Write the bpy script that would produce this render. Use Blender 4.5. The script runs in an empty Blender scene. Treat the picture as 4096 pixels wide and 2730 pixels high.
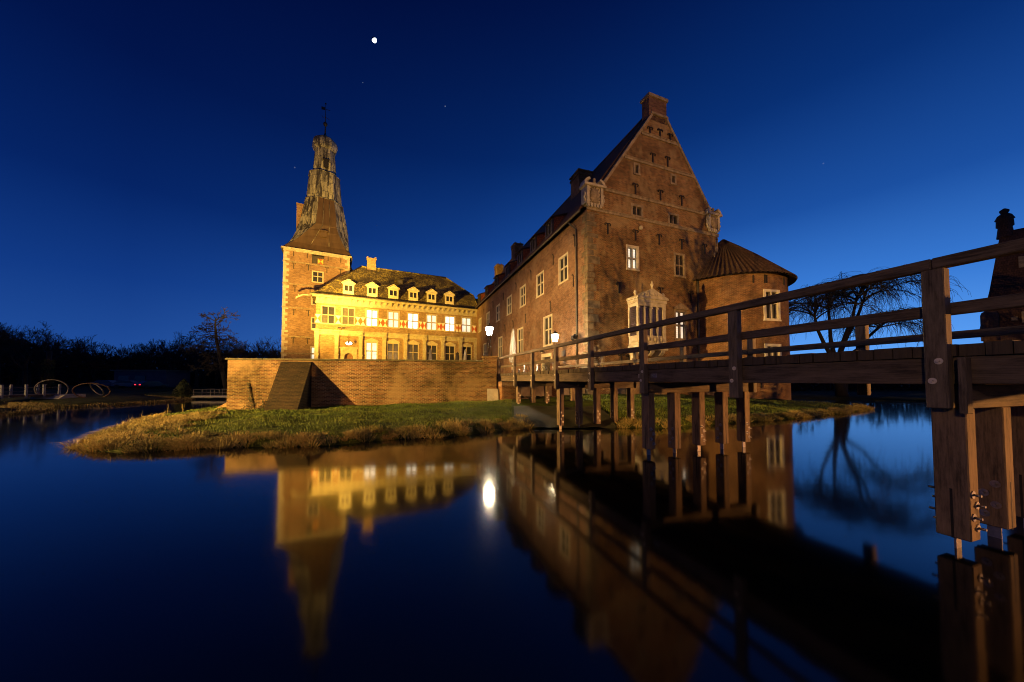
import bpy, bmesh, math, random
import numpy as np
from mathutils import Vector, Matrix, noise as mnoise
R = math.radians
sc = bpy.context.scene
COL = sc.collection
rnd = random.Random(7)

# ------------------------------------------------------------------ helpers
class MB:
    """collects faces in world metres and links them as ONE mesh object"""
    def __init__(s): s.v = []; s.f = []; s.m = []; s.sm = []; s.M = None
    def pt(s, p):
        p = Vector(p)
        if s.M is not None: p = s.M @ p
        s.v.append((p.x, p.y, p.z)); return len(s.v) - 1
    def face(s, pts, m=0, smooth=False):
        s.f.append([s.pt(p) for p in pts]); s.m.append(m); s.sm.append(smooth)
    def fi(s, idx, m=0, smooth=False):
        s.f.append(list(idx)); s.m.append(m); s.sm.append(smooth)
    def box(s, x0, x1, y0, y1, z0, z1, m=0):
        i = [s.pt(p) for p in ((x0,y0,z0),(x1,y0,z0),(x1,y1,z0),(x0,y1,z0),(x0,y0,z1),(x1,y0,z1),(x1,y1,z1),(x0,y1,z1))]
        for q in ((0,3,2,1),(4,5,6,7),(0,1,5,4),(1,2,6,5),(2,3,7,6),(3,0,4,7)): s.fi([i[k] for k in q], m)
    def prism(s, poly, y0, y1, m=0):          # poly in (x, z), extruded along y
        a = [s.pt((x,y0,z)) for x,z in poly]; b = [s.pt((x,y1,z)) for x,z in poly]; n = len(poly)
        s.fi(a, m); s.fi(b[::-1], m)
        for k in range(n): s.fi((a[k], b[k], b[(k+1)%n], a[(k+1)%n]), m)
    def prismx(s, poly, x0, x1, m=0):         # poly in (y, z), extruded along x
        a = [s.pt((x0,y,z)) for y,z in poly]; b = [s.pt((x1,y,z)) for y,z in poly]; n = len(poly)
        s.fi(a, m); s.fi(b[::-1], m)
        for k in range(n): s.fi((a[k], b[k], b[(k+1)%n], a[(k+1)%n]), m)
    def prismz(s, poly, z0, z1, m=0):
        a = [s.pt((x,y,z0)) for x,y in poly]; b = [s.pt((x,y,z1)) for x,y in poly]; n = len(poly)
        s.fi(a[::-1], m); s.fi(b, m)
        for k in range(n): s.fi((a[k], a[(k+1)%n], b[(k+1)%n], b[k]), m)
    def loft(s, rings, m=0, cap=True, smooth=False, closed=True):
        ids = [[s.pt(p) for p in r] for r in rings]; n = len(ids[0])
        for a, b in zip(ids[:-1], ids[1:]):
            for k in range(n if closed else n-1):
                s.fi((a[k], a[(k+1)%n], b[(k+1)%n], b[k]), m, smooth)
        if cap: s.fi(ids[0][::-1], m); s.fi(ids[-1], m)
    def tube(s, pts, rad, n=6, m=0, cap=True, smooth=True):
        pts = [Vector(p) for p in pts]
        if not hasattr(rad, '__len__'): rad = [rad]*len(pts)
        rings = []; up = Vector((0,0,1)); u = None
        for i, p in enumerate(pts):
            t = (pts[min(i+1,len(pts)-1)] - pts[max(i-1,0)])
            if t.length < 1e-9: t = Vector((0,0,1))
            t.normalize()
            if u is None:
                u = t.cross(up)
                if u.length < 1e-3: u = t.cross(Vector((1,0,0)))
            else: u = u - t*u.dot(t)
            u.normalize(); w = t.cross(u)
            rings.append([p + (u*math.cos(a) + w*math.sin(a))*rad[i] for a in (2*math.pi*k/n for k in range(n))])
        s.loft(rings, m, cap, smooth)
    def lathe(s, prof, c, n=24, m=0, cap=False, smooth=True, a0=0, rf=None):
        s.loft([[(c[0]+r*(rf(k) if rf else 1)*math.cos(a0+2*math.pi*k/n), c[1]+r*(rf(k) if rf else 1)*math.sin(a0+2*math.pi*k/n), z) for k in range(n)] for r, z in prof], m, cap, smooth)
    def build(s, name, mats, parent=None, recalc=True, bevel=0, uv=True, loc=None):
        me = bpy.data.meshes.new(name)
        off = Vector((0,0,0))
        if parent is not None: off = Vector(parent.get('_base', (0,0,0)))
        elif loc is not None: off = Vector(loc)
        V = np.array(s.v, dtype=np.float64).reshape(-1,3) - np.array(off)
        me.from_pydata([tuple(p) for p in V], [], s.f)
        if not isinstance(mats, (list, tuple)): mats = [mats]
        for mm in mats: me.materials.append(mm)
        me.polygons.foreach_set('material_index', s.m); me.polygons.foreach_set('use_smooth', s.sm)
        if recalc or bevel:
            bm = bmesh.new(); bm.from_mesh(me)
            if recalc: bmesh.ops.recalc_face_normals(bm, faces=bm.faces)
            if bevel: bmesh.ops.bevel(bm, geom=list(bm.edges), offset=bevel, segments=1, affect='EDGES')
            bm.to_mesh(me); bm.free()
        if uv: box_uv(me, off)
        me.update()
        o = bpy.data.objects.new(name, me); COL.objects.link(o)
        o['_base'] = tuple(off)
        if parent is not None: o.parent = parent
        elif loc is not None: o.location = loc
        return o

def box_uv(me, off):
    """metres: u runs level along the face, v up its slope"""
    n = len(me.loops)
    if n == 0: return
    co = np.empty(len(me.vertices)*3); me.vertices.foreach_get('co', co); co = co.reshape(-1,3) + np.array(off)
    vi = np.empty(n, dtype=np.int32); me.loops.foreach_get('vertex_index', vi)
    pn = np.empty(len(me.polygons)*3); me.polygons.foreach_get('normal', pn); pn = pn.reshape(-1,3)
    lt = np.empty(len(me.polygons), dtype=np.int32); me.polygons.foreach_get('loop_total', lt)
    nn = np.repeat(pn, lt, axis=0)
    t = np.stack([-nn[:,1], nn[:,0], np.zeros(n)], 1); L = np.linalg.norm(t, axis=1); flat = L < .05
    t[flat] = (1,0,0); L[flat] = 1; t /= L[:,None]
    b = np.cross(nn, t); p = co[vi]
    uvv = np.stack([(p*t).sum(1), (p*b).sum(1)], 1)
    lay = me.uv_layers.new(name='UVMap'); lay.data.foreach_set('uv', uvv.ravel())

def tag(o, label=None, cat=None, group=None, kind=None):
    if label: o['label'] = label
    if cat: o['category'] = cat
    if group: o['group'] = group
    if kind: o['kind'] = kind
    return o
def thing(name, label, cat, loc, group=None):
    o = bpy.data.objects.new(name, None); COL.objects.link(o); o.location = loc; o.empty_display_size = .3
    o['_base'] = tuple(loc)
    return tag(o, label, cat, group)
def dup(root, delta, label):
    """copy of a thing with its parts and sub-parts, moved by delta"""
    r = root.copy(); COL.objects.link(r); r.location = Vector(root.location) + Vector(delta); r['label'] = label
    for ch in list(root.children):
        c = ch.copy(); COL.objects.link(c); c.parent = r
        for g in list(ch.children):
            d = g.copy(); COL.objects.link(d); d.parent = c
    return r
class Frame:
    """facade frame: x along, y outward, z up"""
    def __init__(s, o, d, flip=False):
        L = math.hypot(*d); s.o = o; s.d = (d[0]/L, d[1]/L); s.n = (s.d[1], -s.d[0])
        if flip: s.n = (-s.n[0], -s.n[1])
        s.M = Matrix(((s.d[0], s.n[0], 0, o[0]), (s.d[1], s.n[1], 0, o[1]), (0,0,1,0), (0,0,0,1)))
    def P(s, a, out=0, z=0): return (s.o[0]+s.d[0]*a+s.n[0]*out, s.o[1]+s.d[1]*a+s.n[1]*out, z)

# ------------------------------------------------------------------ materials
def newmat(name):
    m = bpy.data.materials.new(name); m.use_nodes = True
    nt = m.node_tree; b = nt.nodes['Principled BSDF']; return m, nt, b
def N(nt, t, **k):
    n = nt.nodes.new(t)
    for a, v in k.items():
        if a.startswith('i_'):
            key = a[2:].replace('_', ' ')
            n.inputs[key].default_value = v
        else: setattr(n, a, v)
    return n
def ramp(nt, fac, stops):
    r = nt.nodes.new('ShaderNodeValToRGB'); el = r.color_ramp.elements
    while len(el) > 1: el.remove(el[-1])
    el[0].position = stops[0][0]; el[0].color = (*stops[0][1], 1)
    for p, c in stops[1:]:
        e = el.new(p); e.color = (*c, 1)
    nt.links.new(fac, r.inputs[0]); return r.outputs[0]
def mix(nt, f, a, b, mode='MIX'):
    n = nt.nodes.new('ShaderNodeMix'); n.data_type = 'RGBA'; n.blend_type = mode
    for s, v in ((0, f), (6, a), (7, b)):
        if hasattr(v, 'links'): nt.links.new(v, n.inputs[s])
        elif s == 0: n.inputs[0].default_value = v
        else: n.inputs[s].default_value = (*v, 1)
    return n.outputs[2]
def noise(nt, vec, scale, detail=3, rough=.55):
    n = N(nt, 'ShaderNodeTexNoise'); n.inputs['Scale'].default_value = scale; n.inputs['Detail'].default_value = detail; n.inputs['Roughness'].default_value = rough
    if vec is not None: nt.links.new(vec, n.inputs['Vector'])
    return n.outputs['Fac']
def mapped(nt, vec, scale):
    n = N(nt, 'ShaderNodeMapping'); n.inputs['Scale'].default_value = scale; nt.links.new(vec, n.inputs['Vector']); return n.outputs[0]
def bump(nt, b, h, strength=.4, dist=.02):
    n = N(nt, 'ShaderNodeBump'); n.inputs['Strength'].default_value = strength; n.inputs['Distance'].default_value = dist
    nt.links.new(h, n.inputs['Height']); nt.links.new(n.outputs[0], b.inputs['Normal'])

def brick(name, c1, c2, mortar, stain=(.35,.3,.25), bw=.26, rh=.083, ms=.014, stain_amt=.45, pale=None, pale_amt=0):
    m, nt, b = newmat(name); uv = N(nt, 'ShaderNodeUVMap').outputs[0]; geo = N(nt, 'ShaderNodeNewGeometry').outputs['Position']
    wn = N(nt, 'ShaderNodeTexNoise'); wn.inputs['Scale'].default_value = 1.6; nt.links.new(geo, wn.inputs['Vector'])
    wv = N(nt, 'ShaderNodeVectorMath', operation='MULTIPLY_ADD'); nt.links.new(wn.outputs['Color'], wv.inputs[0]); wv.inputs[1].default_value = (.09,.07,0); nt.links.new(uv, wv.inputs[2])
    t = N(nt, 'ShaderNodeTexBrick'); nt.links.new(wv.outputs[0], t.inputs['Vector'])
    for k, v in (('Scale',1),('Brick Width',bw),('Row Height',rh),('Mortar Size',ms),('Mortar Smooth',.25),('Bias',-.1)): t.inputs[k].default_value = v
    t.inputs['Color1'].default_value = (*c1,1); t.inputs['Color2'].default_value = (*c2,1); t.inputs['Mortar'].default_value = (*mortar,1)
    big = noise(nt, geo, .35, 4); mid = noise(nt, mapped(nt, geo, (1,1,2.6)), 1.9, 5, .75); fine = noise(nt, geo, 9, 2)
    f = ramp(nt, big, [(.42,(0,0,0)),(.6,(1,1,1))])
    col = mix(nt, .75, t.outputs['Color'], ramp(nt, mid, [(.3,(.38,.36,.34)),(.5,(.85,.83,.8)),(.7,(1.45,1.38,1.3))]), 'MULTIPLY')
    st = mix(nt, 1, col, stain, 'MULTIPLY')
    fm = N(nt, 'ShaderNodeMath', operation='MULTIPLY'); nt.links.new(f, fm.inputs[0]); fm.inputs[1].default_value = stain_amt
    col = mix(nt, fm.outputs[0], col, st)
    if pale:
        f2 = ramp(nt, noise(nt, mapped(nt, geo, (1,1,.8)), .55, 5, .65), [(.5,(0,0,0)),(.66,(1,1,1))])
        fm = N(nt, 'ShaderNodeMath', operation='MULTIPLY'); nt.links.new(f2, fm.inputs[0]); fm.inputs[1].default_value = pale_amt
        col = mix(nt, fm.outputs[0], col, pale)
    nt.links.new(col, b.inputs['Base Color']); b.inputs['Roughness'].default_value = .9; b.inputs['Specular IOR Level'].default_value = .25
    inv = N(nt, 'ShaderNodeMath', operation='MULTIPLY_ADD'); nt.links.new(t.outputs['Fac'], inv.inputs[0]); inv.inputs[1].default_value = -1
    nt.links.new(fine, inv.inputs[2]); bump(nt, b, inv.outputs[0], .5, .02)
    return m
def plain(name, c, rough=.7, var=.35, scale=3, metal=0, spec=.4, stretch=None, bmp=.2, c2=None):
    m, nt, b = newmat(name); geo = N(nt, 'ShaderNodeNewGeometry').outputs['Position']
    v = mapped(nt, geo, stretch) if stretch else geo
    f = noise(nt, v, scale, 5, .65); lo = tuple(x*(1-var) for x in c); hi = c2 or tuple(min(1, x*(1+var)) for x in c)
    nt.links.new(ramp(nt, f, [(.3, lo), (.7, hi)]), b.inputs['Base Color'])
    b.inputs['Roughness'].default_value = rough; b.inputs['Metallic'].default_value = metal; b.inputs['Specular IOR Level'].default_value = spec
    if bmp: bump(nt, b, f, bmp, .03)
    return m
def wood(name, lo, hi, axis_dir):
    """weathered oak: grain drawn out along the piece"""
    m, nt, b = newmat(name); uv = N(nt, 'ShaderNodeUVMap').outputs[0]; geo = N(nt, 'ShaderNodeNewGeometry').outputs['Position']
    g = noise(nt, mapped(nt, uv, (2,45,1) if axis_dir == 'u' else (45,2,1)), 1, 4, .7); l = noise(nt, mapped(nt, uv, (1.3,7,1) if axis_dir == 'u' else (7,1.3,1)), 1, 5, .75)
    f = N(nt, 'ShaderNodeMath', operation='MULTIPLY_ADD'); nt.links.new(g, f.inputs[0]); f.inputs[1].default_value = .4
    h = N(nt, 'ShaderNodeMath', operation='MULTIPLY'); nt.links.new(l, h.inputs[0]); h.inputs[1].default_value = .6; nt.links.new(h.outputs[0], f.inputs[2])
    nt.links.new(ramp(nt, f.outputs[0], [(.38, lo), (.5, tuple((a+c)/2 for a, c in zip(lo, hi))), (.68, hi)]), b.inputs['Base Color'])
    b.inputs['Roughness'].default_value = .75; b.inputs['Specular IOR Level'].default_value = .3; bump(nt, b, g, .35, .01); return m
def tiles(name, lo, hi, row=.3, wid=.25, moss=None, moss_amt=.6, wave=True):
    m, nt, b = newmat(name); uv = N(nt, 'ShaderNodeUVMap').outputs[0]; geo = N(nt, 'ShaderNodeNewGeometry').outputs['Position']
    t = N(nt, 'ShaderNodeTexBrick'); nt.links.new(uv, t.inputs['Vector'])
    for k, v in (('Scale',1),('Brick Width',wid),('Row Height',row),('Mortar Size',.02),('Mortar Smooth',.6)): t.inputs[k].default_value = v
    t.inputs['Color1'].default_value = (*lo,1); t.inputs['Color2'].default_value = (*hi,1); t.inputs['Mortar'].default_value = (*[x*.4 for x in lo],1)
    f = noise(nt, geo, .5, 6, .7); f3 = noise(nt, geo, 4, 4, .7)
    col = mix(nt, .6, t.outputs['Color'], ramp(nt, f3, [(.3,(.4,.4,.4)),(.7,(1.4,1.35,1.3))]), 'MULTIPLY')
    if moss:
        fx = N(nt, 'ShaderNodeMath', operation='MULTIPLY'); nt.links.new(f, fx.inputs[0]); nt.links.new(f3, fx.inputs[1])
        col = mix(nt, ramp(nt, fx.outputs[0], [(.24,(0,0,0)),(.33,(moss_amt,)*3)]), col, moss)
    nt.links.new(col, b.inputs['Base Color']); b.inputs['Roughness'].default_value = .8; b.inputs['Specular IOR Level'].default_value = .3
    sx = N(nt, 'ShaderNodeSeparateXYZ'); nt.links.new(uv, sx.inputs[0])
    fr = N(nt, 'ShaderNodeMath', operation='FRACT'); dv = N(nt, 'ShaderNodeMath', operation='DIVIDE'); nt.links.new(sx.outputs[1], dv.inputs[0]); dv.inputs[1].default_value = row
    nt.links.new(dv.outputs[0], fr.inputs[0])
    ad = N(nt, 'ShaderNodeMath', operation='MULTIPLY_ADD'); nt.links.new(fr.outputs[0], ad.inputs[0]); ad.inputs[1].default_value = -.8; nt.links.new(f3, ad.inputs[2])
    bump(nt, b, ad.outputs[0], .6, .05); return m
def glass(name, base, emit=None, strength=0, lead=.13, warm=None):
    """leaded panes; a lit one glows with the room behind it"""
    m, nt, b = newmat(name); uv = N(nt, 'ShaderNodeUVMap').outputs[0]; sx = N(nt, 'ShaderNodeSeparateXYZ'); nt.links.new(uv, sx.inputs[0])
    lines = []
    for k, stp in ((0, lead), (1, lead*1.35)):
        d = N(nt, 'ShaderNodeMath', operation='DIVIDE'); nt.links.new(sx.outputs[k], d.inputs[0]); d.inputs[1].default_value = stp
        f = N(nt, 'ShaderNodeMath', operation='FRACT'); nt.links.new(d.outputs[0], f.inputs[0])
        l = N(nt, 'ShaderNodeMath', operation='LESS_THAN'); nt.links.new(f.outputs[0], l.inputs[0]); l.inputs[1].default_value = .11; lines.append(l)
    mx = N(nt, 'ShaderNodeMath', operation='MAXIMUM'); nt.links.new(lines[0].outputs[0], mx.inputs[0]); nt.links.new(lines[1].outputs[0], mx.inputs[1])
    geo = N(nt, 'ShaderNodeNewGeometry').outputs['Position']; nz = noise(nt, geo, 1.6, 3)
    col = mix(nt, .6, base, ramp(nt, nz, [(.3,(.45,.45,.45)),(.7,(1.4,1.4,1.4))]), 'MULTIPLY')
    nt.links.new(mix(nt, mx.outputs[0], col, (.02,.018,.015)), b.inputs['Base Color'])
    b.inputs['Roughness'].default_value = .25 if not emit else .4; b.inputs['Specular IOR Level'].default_value = .5
    if emit:
        e = mix(nt, ramp(nt, noise(nt, geo, .9, 2), [(.35,(0,0,0)),(.62,(1,1,1))]), tuple(x*.72 for x in emit), emit)
        nt.links.new(mix(nt, mx.outputs[0], e, tuple(x*.45 for x in emit)), b.inputs['Emission Color']); b.inputs['Emission Strength'].default_value = strength
    return m
def emitter(name, c, s):
    m, nt, b = newmat(name); b.inputs['Base Color'].default_value = (.8,.8,.8,1); b.inputs['Emission Color'].default_value = (*c,1); b.inputs['Emission Strength'].default_value = s; return m
def blades(name, stops, scale=.6, rough=.8):
    m, nt, b = newmat(name); geo = N(nt, 'ShaderNodeNewGeometry').outputs['Position']
    big = noise(nt, geo, scale, 3); fine = noise(nt, geo, 14, 2)
    f = N(nt, 'ShaderNodeMath', operation='MULTIPLY_ADD'); nt.links.new(fine, f.inputs[0]); f.inputs[1].default_value = .5
    h = N(nt, 'ShaderNodeMath', operation='MULTIPLY'); nt.links.new(big, h.inputs[0]); h.inputs[1].default_value = .5; nt.links.new(h.outputs[0], f.inputs[2])
    nt.links.new(ramp(nt, f.outputs[0], stops), b.inputs['Base Color']); b.inputs['Roughness'].default_value = rough; b.inputs['Specular IOR Level'].default_value = .2
    return m

M = {}
M['brick_gable'] = brick('brick_gable', (.25,.112,.04), (.085,.046,.022), (.38,.27,.13), pale=(.36,.26,.13), pale_amt=.55, stain=(.4,.36,.33), stain_amt=.75)
M['brick_side'] = brick('brick_side', (.26,.13,.066), (.16,.076,.043), (.34,.25,.18), pale=(.34,.25,.19), pale_amt=.35)
M['brick_wing'] = brick('brick_wing', (.34,.2,.1), (.24,.13,.065), (.42,.33,.24), stain_amt=.3)
M['brick_tower'] = brick('brick_tower', (.3,.16,.075), (.19,.09,.045), (.38,.29,.2), stain_amt=.35)
M['brick_wall'] = brick('brick_wall', (.21,.093,.034), (.055,.029,.015), (.31,.22,.11), bw=.27, rh=.086, ms=.016, stain=(.3,.33,.22), stain_amt=.85, pale=(.3,.2,.085), pale_amt=.6)
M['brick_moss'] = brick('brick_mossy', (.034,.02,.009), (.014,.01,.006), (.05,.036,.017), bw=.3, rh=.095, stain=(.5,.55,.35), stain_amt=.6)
M['brick_turret'] = brick('brick_turret', (.23,.1,.04), (.12,.055,.026), (.3,.2,.11), stain_amt=.6)
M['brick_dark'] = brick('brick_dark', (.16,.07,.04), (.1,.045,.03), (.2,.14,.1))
M['stone'] = plain('sandstone', (.42,.36,.26), .85, .3, 2.5)
M['stone_dirty'] = plain('weathered_stone', (.25,.19,.115), .9, .5, 3)
M['coping'] = plain('mossy_coping', (.09,.08,.035), .9, .5, 3)
M['quoin'] = plain('quoin_stone', (.15,.115,.07), .92, .55, 2.2, bmp=.6)
M['cream'] = plain('cream_paint', (.62,.55,.4), .6, .12, 3, bmp=.05)
M['frame_stone'] = plain('window_stone', (.48,.4,.28), .8, .22, 3)
M['sash'] = plain('dark_sash', (.05,.04,.03), .5, .3, 4, bmp=0)
M['dark_glass'] = glass('dark_glass', (.03,.03,.032))
M['grey_glass'] = glass('curtained_glass', (.1,.09,.075))
M['violet_glass'] = glass('stained_glass', (.06,.045,.06), lead=.11)
M['lit_bright'] = glass('lit_glass', (.6,.58,.5), (1,.95,.8), 2.6, .3)
M['lit_soft'] = glass('lit_curtain_glass', (.6,.58,.5), (1,.93,.72), 1.05, .16)
M['lit_warm'] = glass('lit_warm_glass', (.5,.4,.3), (1,.8,.58), 1.15, .14)
M['roof_slate'] = tiles('mossy_slate', (.075,.058,.038), (.13,.1,.06), .22, .28, moss=(.34,.27,.08), moss_amt=.8)
M['roof_tile'] = tiles('dark_clay_tile', (.05,.024,.016), (.085,.04,.026), .32, .24)
M['roof_cone'] = tiles('cone_pantile', (.075,.045,.028), (.13,.075,.045), .34, .5, moss=(.1,.07,.05), moss_amt=.5)
M['red_tile'] = tiles('red_hung_tile', (.24,.06,.025), (.3,.085,.035), .2, .18)
M['iron'] = plain('black_iron', (.022,.018,.015), .6, .3, 8, metal=.3, bmp=.1)
M['steel'] = plain('galvanised_steel', (.3,.27,.25), .45, .25, 12, metal=.9, bmp=.05)
M['washer'] = plain('bright_washer', (.62,.55,.48), .5, .15, 12, metal=0, bmp=.05)
M['zinc'] = plain('zinc_gutter', (.1,.09,.08), .5, .3, 3, metal=.5, bmp=.05)
M['copper'] = plain('brown_copper_sheet', (.085,.05,.026), .6, .3, 1.2, metal=.2, stretch=(1,1,.25), bmp=.1)
M['wood_v'] = wood('oak_upright', (.035,.026,.02), (.21,.165,.125), 'v')
M['wood_h'] = wood('oak_rail', (.03,.022,.017), (.18,.135,.1), 'u')
M['wood_deck'] = wood('deck_plank', (.035,.027,.02), (.1,.075,.05), 'v')
M['wood_pile'] = wood('oak_pile', (.06,.042,.03), (.27,.185,.12), 'v')
M['white_cloth'] = plain('white_cover', (.22,.21,.2), .8, .12, 2, stretch=(3,3,.5), bmp=.3)
M['dark_cloth'] = plain('dark_cover', (.03,.025,.022), .8, .3, 2)
M['shutter_white'] = plain('shutter_white', (.78,.76,.7), .55, .06, 3, bmp=0)
M['shutter_red'] = plain('shutter_orange', (.5,.1,.015), .55, .12, 3, bmp=0)
M['shutter_yellow'] = plain('shutter_yellow', (.7,.42,.06), .55, .1, 3, bmp=0)
M['bark'] = plain('bark', (.018,.015,.012), .9, .4, 5, stretch=(1,1,.3), bmp=.5)
M['bark_far'] = plain('far_bark', (.013,.011,.009), .95, .3, 2, bmp=0)
M['soil'] = plain('soil', (.05,.036,.022), .95, .5, 2, bmp=.5)
M['paving'] = plain('courtyard_paving', (.2,.16,.12), .85, .3, 1.5)
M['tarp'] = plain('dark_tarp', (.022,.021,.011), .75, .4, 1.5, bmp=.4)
M['concrete'] = plain('concrete', (.42,.38,.3), .85, .2, 3)
M['white_post'] = plain('white_post', (.2,.2,.2), .6, .1, 3, bmp=0)
M['hedge'] = blades('hedge_leaf', [(.3,(.015,.022,.008)),(.7,(.05,.06,.02))], 1.5)
M['vine'] = blades('vine_leaf', [(.3,(.02,.016,.008)),(.7,(.06,.05,.02))], 1.5)
M['grass'] = blades('lawn_blade', [(.28,(.025,.042,.007)),(.45,(.062,.1,.013)),(.6,(.14,.165,.026)),(.75,(.26,.22,.06))], .45)
M['dry'] = blades('dry_blade', [(.3,(.05,.055,.012)),(.42,(.13,.11,.033)),(.56,(.3,.225,.08)),(.72,(.5,.38,.15))], .7)
M['lead'] = None
def lead_mat():
    m, nt, b = newmat('streaked_lead'); geo = N(nt, 'ShaderNodeNewGeometry').outputs['Position']; uv = N(nt, 'ShaderNodeUVMap').outputs[0]
    t = N(nt, 'ShaderNodeTexBrick'); nt.links.new(uv, t.inputs['Vector'])
    for k, v in (('Scale',1),('Brick Width',.62),('Row Height',1.9),('Mortar Size',.03),('Mortar Smooth',.2)): t.inputs[k].default_value = v
    t.inputs['Color1'].default_value = (.34,.31,.23,1); t.inputs['Color2'].default_value = (.13,.118,.09,1); t.inputs['Mortar'].default_value = (.03,.027,.022,1)
    f = noise(nt, mapped(nt, geo, (1,1,.16)), 1.7, 4, .62); f2 = noise(nt, mapped(nt, geo, (1,1,.3)), 6, 2)
    col = mix(nt, ramp(nt, f, [(.44,(1,1,1)),(.5,(.1,.1,.1)),(.56,(0,0,0))]), t.outputs['Color'], (.036,.032,.025))
    nt.links.new(mix(nt, .6, col, ramp(nt, f2, [(.3,(.5,.5,.5)),(.7,(1.5,1.45,1.3))]), 'MULTIPLY'), b.inputs['Base Color'])
    b.inputs['Roughness'].default_value = .6; b.inputs['Specular IOR Level'].default_value = .4; bump(nt, b, t.outputs['Fac'], .15, -.008); return m
M['lead'] = lead_mat()
def ground_mat(name, stops, scale):
    m, nt, b = newmat(name); geo = N(nt, 'ShaderNodeNewGeometry').outputs['Position']
    f = noise(nt, geo, scale, 8, .7); nt.links.new(ramp(nt, f, stops), b.inputs['Base Color']); b.inputs['Roughness'].default_value = .95; b.inputs['Specular IOR Level'].default_value = .1
    bump(nt, b, f, .8, .1); return m
M['turf'] = ground_mat('turf', [(.3,(.015,.02,.005)),(.5,(.04,.055,.01)),(.7,(.07,.075,.02))], 2.2)
M['far_turf'] = ground_mat('far_turf', [(.3,(.015,.016,.006)),(.55,(.04,.045,.013)),(.75,(.07,.06,.022))], 1.2)
def water_mat():
    m, nt, b = newmat('dark_water'); b.inputs['Base Color'].default_value = (.0016,.0022,.003,1)
    b.inputs['Roughness'].default_value = .078; b.inputs['IOR'].default_value = 1.6; b.inputs['Specular IOR Level'].default_value = .5
    geo = N(nt, 'ShaderNodeNewGeometry').outputs['Position']
    bump(nt, b, noise(nt, mapped(nt, geo, (.5,1.6,1)), 1.1, 2, .5), .02, .05); return m
M['water'] = water_mat()
M['lamp'] = emitter('lantern_light', (1,.8,.5), 560)
M['sign_light'] = emitter('sign_light', (1,.97,.9), 3)

# ------------------------------------------------------------------ camera
cam = bpy.data.cameras.new('camera'); cam.sensor_width = 36; cam.lens = 12; cam.shift_y = .0269; cam.clip_start = .05; cam.clip_end = 6000
co = bpy.data.objects.new('camera', cam); COL.objects.link(co); co.location = (0,0,2.15); co.rotation_euler = (R(90+1.95),0,0); sc.camera = co

# ------------------------------------------------------------------ sky: deep dusk, afterglow low on the right
w = bpy.data.worlds.new('World'); sc.world = w; w.use_nodes = True; nt = w.node_tree; bg = nt.nodes['Background']
tc = N(nt, 'ShaderNodeTexCoord'); sx = N(nt, 'ShaderNodeSeparateXYZ'); nt.links.new(tc.outputs['Generated'], sx.inputs[0])
elev = ramp(nt, sx.outputs[2], [(0,(.135,.41,.95)),(.08,(.1,.34,.9)),(.2,(.043,.205,.68)),(.36,(.0125,.087,.38)),(.55,(.0034,.036,.2)),(.75,(.001,.0135,.1)),(1,(.0004,.0055,.04))])
dt = N(nt, 'ShaderNodeVectorMath', operation='DOT_PRODUCT'); nt.links.new(tc.outputs['Generated'], dt.inputs[0]); dt.inputs[1].default_value = (.66,.75,0)
az = ramp(nt, dt.outputs['Value'], [(0,(.13,.2,.34)),(.3,(.24,.31,.44)),(.6,(.46,.52,.62)),(.85,(.78,.82,.87)),(1,(1.0,1.0,1.0))])
vo = N(nt, 'ShaderNodeTexVoronoi'); vo.inputs['Scale'].default_value = 11; nt.links.new(tc.outputs['Generated'], vo.inputs['Vector'])
st = N(nt, 'ShaderNodeMath', operation='LESS_THAN'); nt.links.new(vo.outputs['Distance'], st.inputs[0]); st.inputs[1].default_value = .016
ss = N(nt, 'ShaderNodeMath', operation='MULTIPLY'); nt.links.new(st.outputs[0], ss.inputs[0]); nt.links.new(ramp(nt, sx.outputs[2], [(.3,(0,0,0)),(.6,(.17,.17,.17))]), ss.inputs[1])
sk_col = mix(nt, ss.outputs[0], mix(nt, 1, elev, az, 'MULTIPLY'), (.7,.8,1)); nt.links.new(sk_col, bg.inputs[0]); bg.inputs[1].default_value = 1

# ------------------------------------------------------------------ ground shapes
def pdist(P, poly):
    """signed distance to a closed polygon, positive inside"""
    A = np.array(poly, float); B = np.roll(A, -1, 0); best = np.full(len(P), 1e9); ins = np.zeros(len(P), bool)
    for a, b in zip(A, B):
        d = b-a; t = np.clip(((P-a)@d)/(d@d), 0, 1); best = np.minimum(best, np.hypot(*(P-a-t[:,None]*d).T))
        c = (a[1] > P[:,1]) != (b[1] > P[:,1])
        with np.errstate(divide='ignore', invalid='ignore'):
            xi = (b[0]-a[0])*(P[:,1]-a[1])/(b[1]-a[1]+1e-12)+a[0]
        ins ^= c & (P[:,0] < xi)
    return np.where(ins, best, -best)
ISLAND = [(-14.2,11.3),(-13.2,10.5),(-11.4,10.15),(-9.2,10.9),(-6.1,11.15),(-4.4,12.35),(-2.1,13.1),(.1,15.0),(1.4,15.6),(3.5,15.75),(6.85,15.3),(11,17.2),(16,19.2),(21,21.9),(26,24.8),(27.5,26.8),(27,29.5),(27,34),(28,46),(22,84),(-58,88),(-58,50),(-33,40),(-25.5,31),(-22.5,24.5),(-20,19),(-16.6,14.2)]
MOAT = [(40,-6),(20,-5),(-10,-6),(-27,5),(-31,14),(-31.3,20.6),(-33,24),(-40,26.4),(-50,28),(-75,28),(-75,31),(-50,31.5),(-42,30),(-35,26.8),(-34,30),(-34.3,34.5),(-36,38),(-47,44),(-62,60),(-64,97),(34,97),(37,60),(32.5,46),(33.5,38.5),(40,34),(47,30.5),(60,23),(80,4)]
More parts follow.
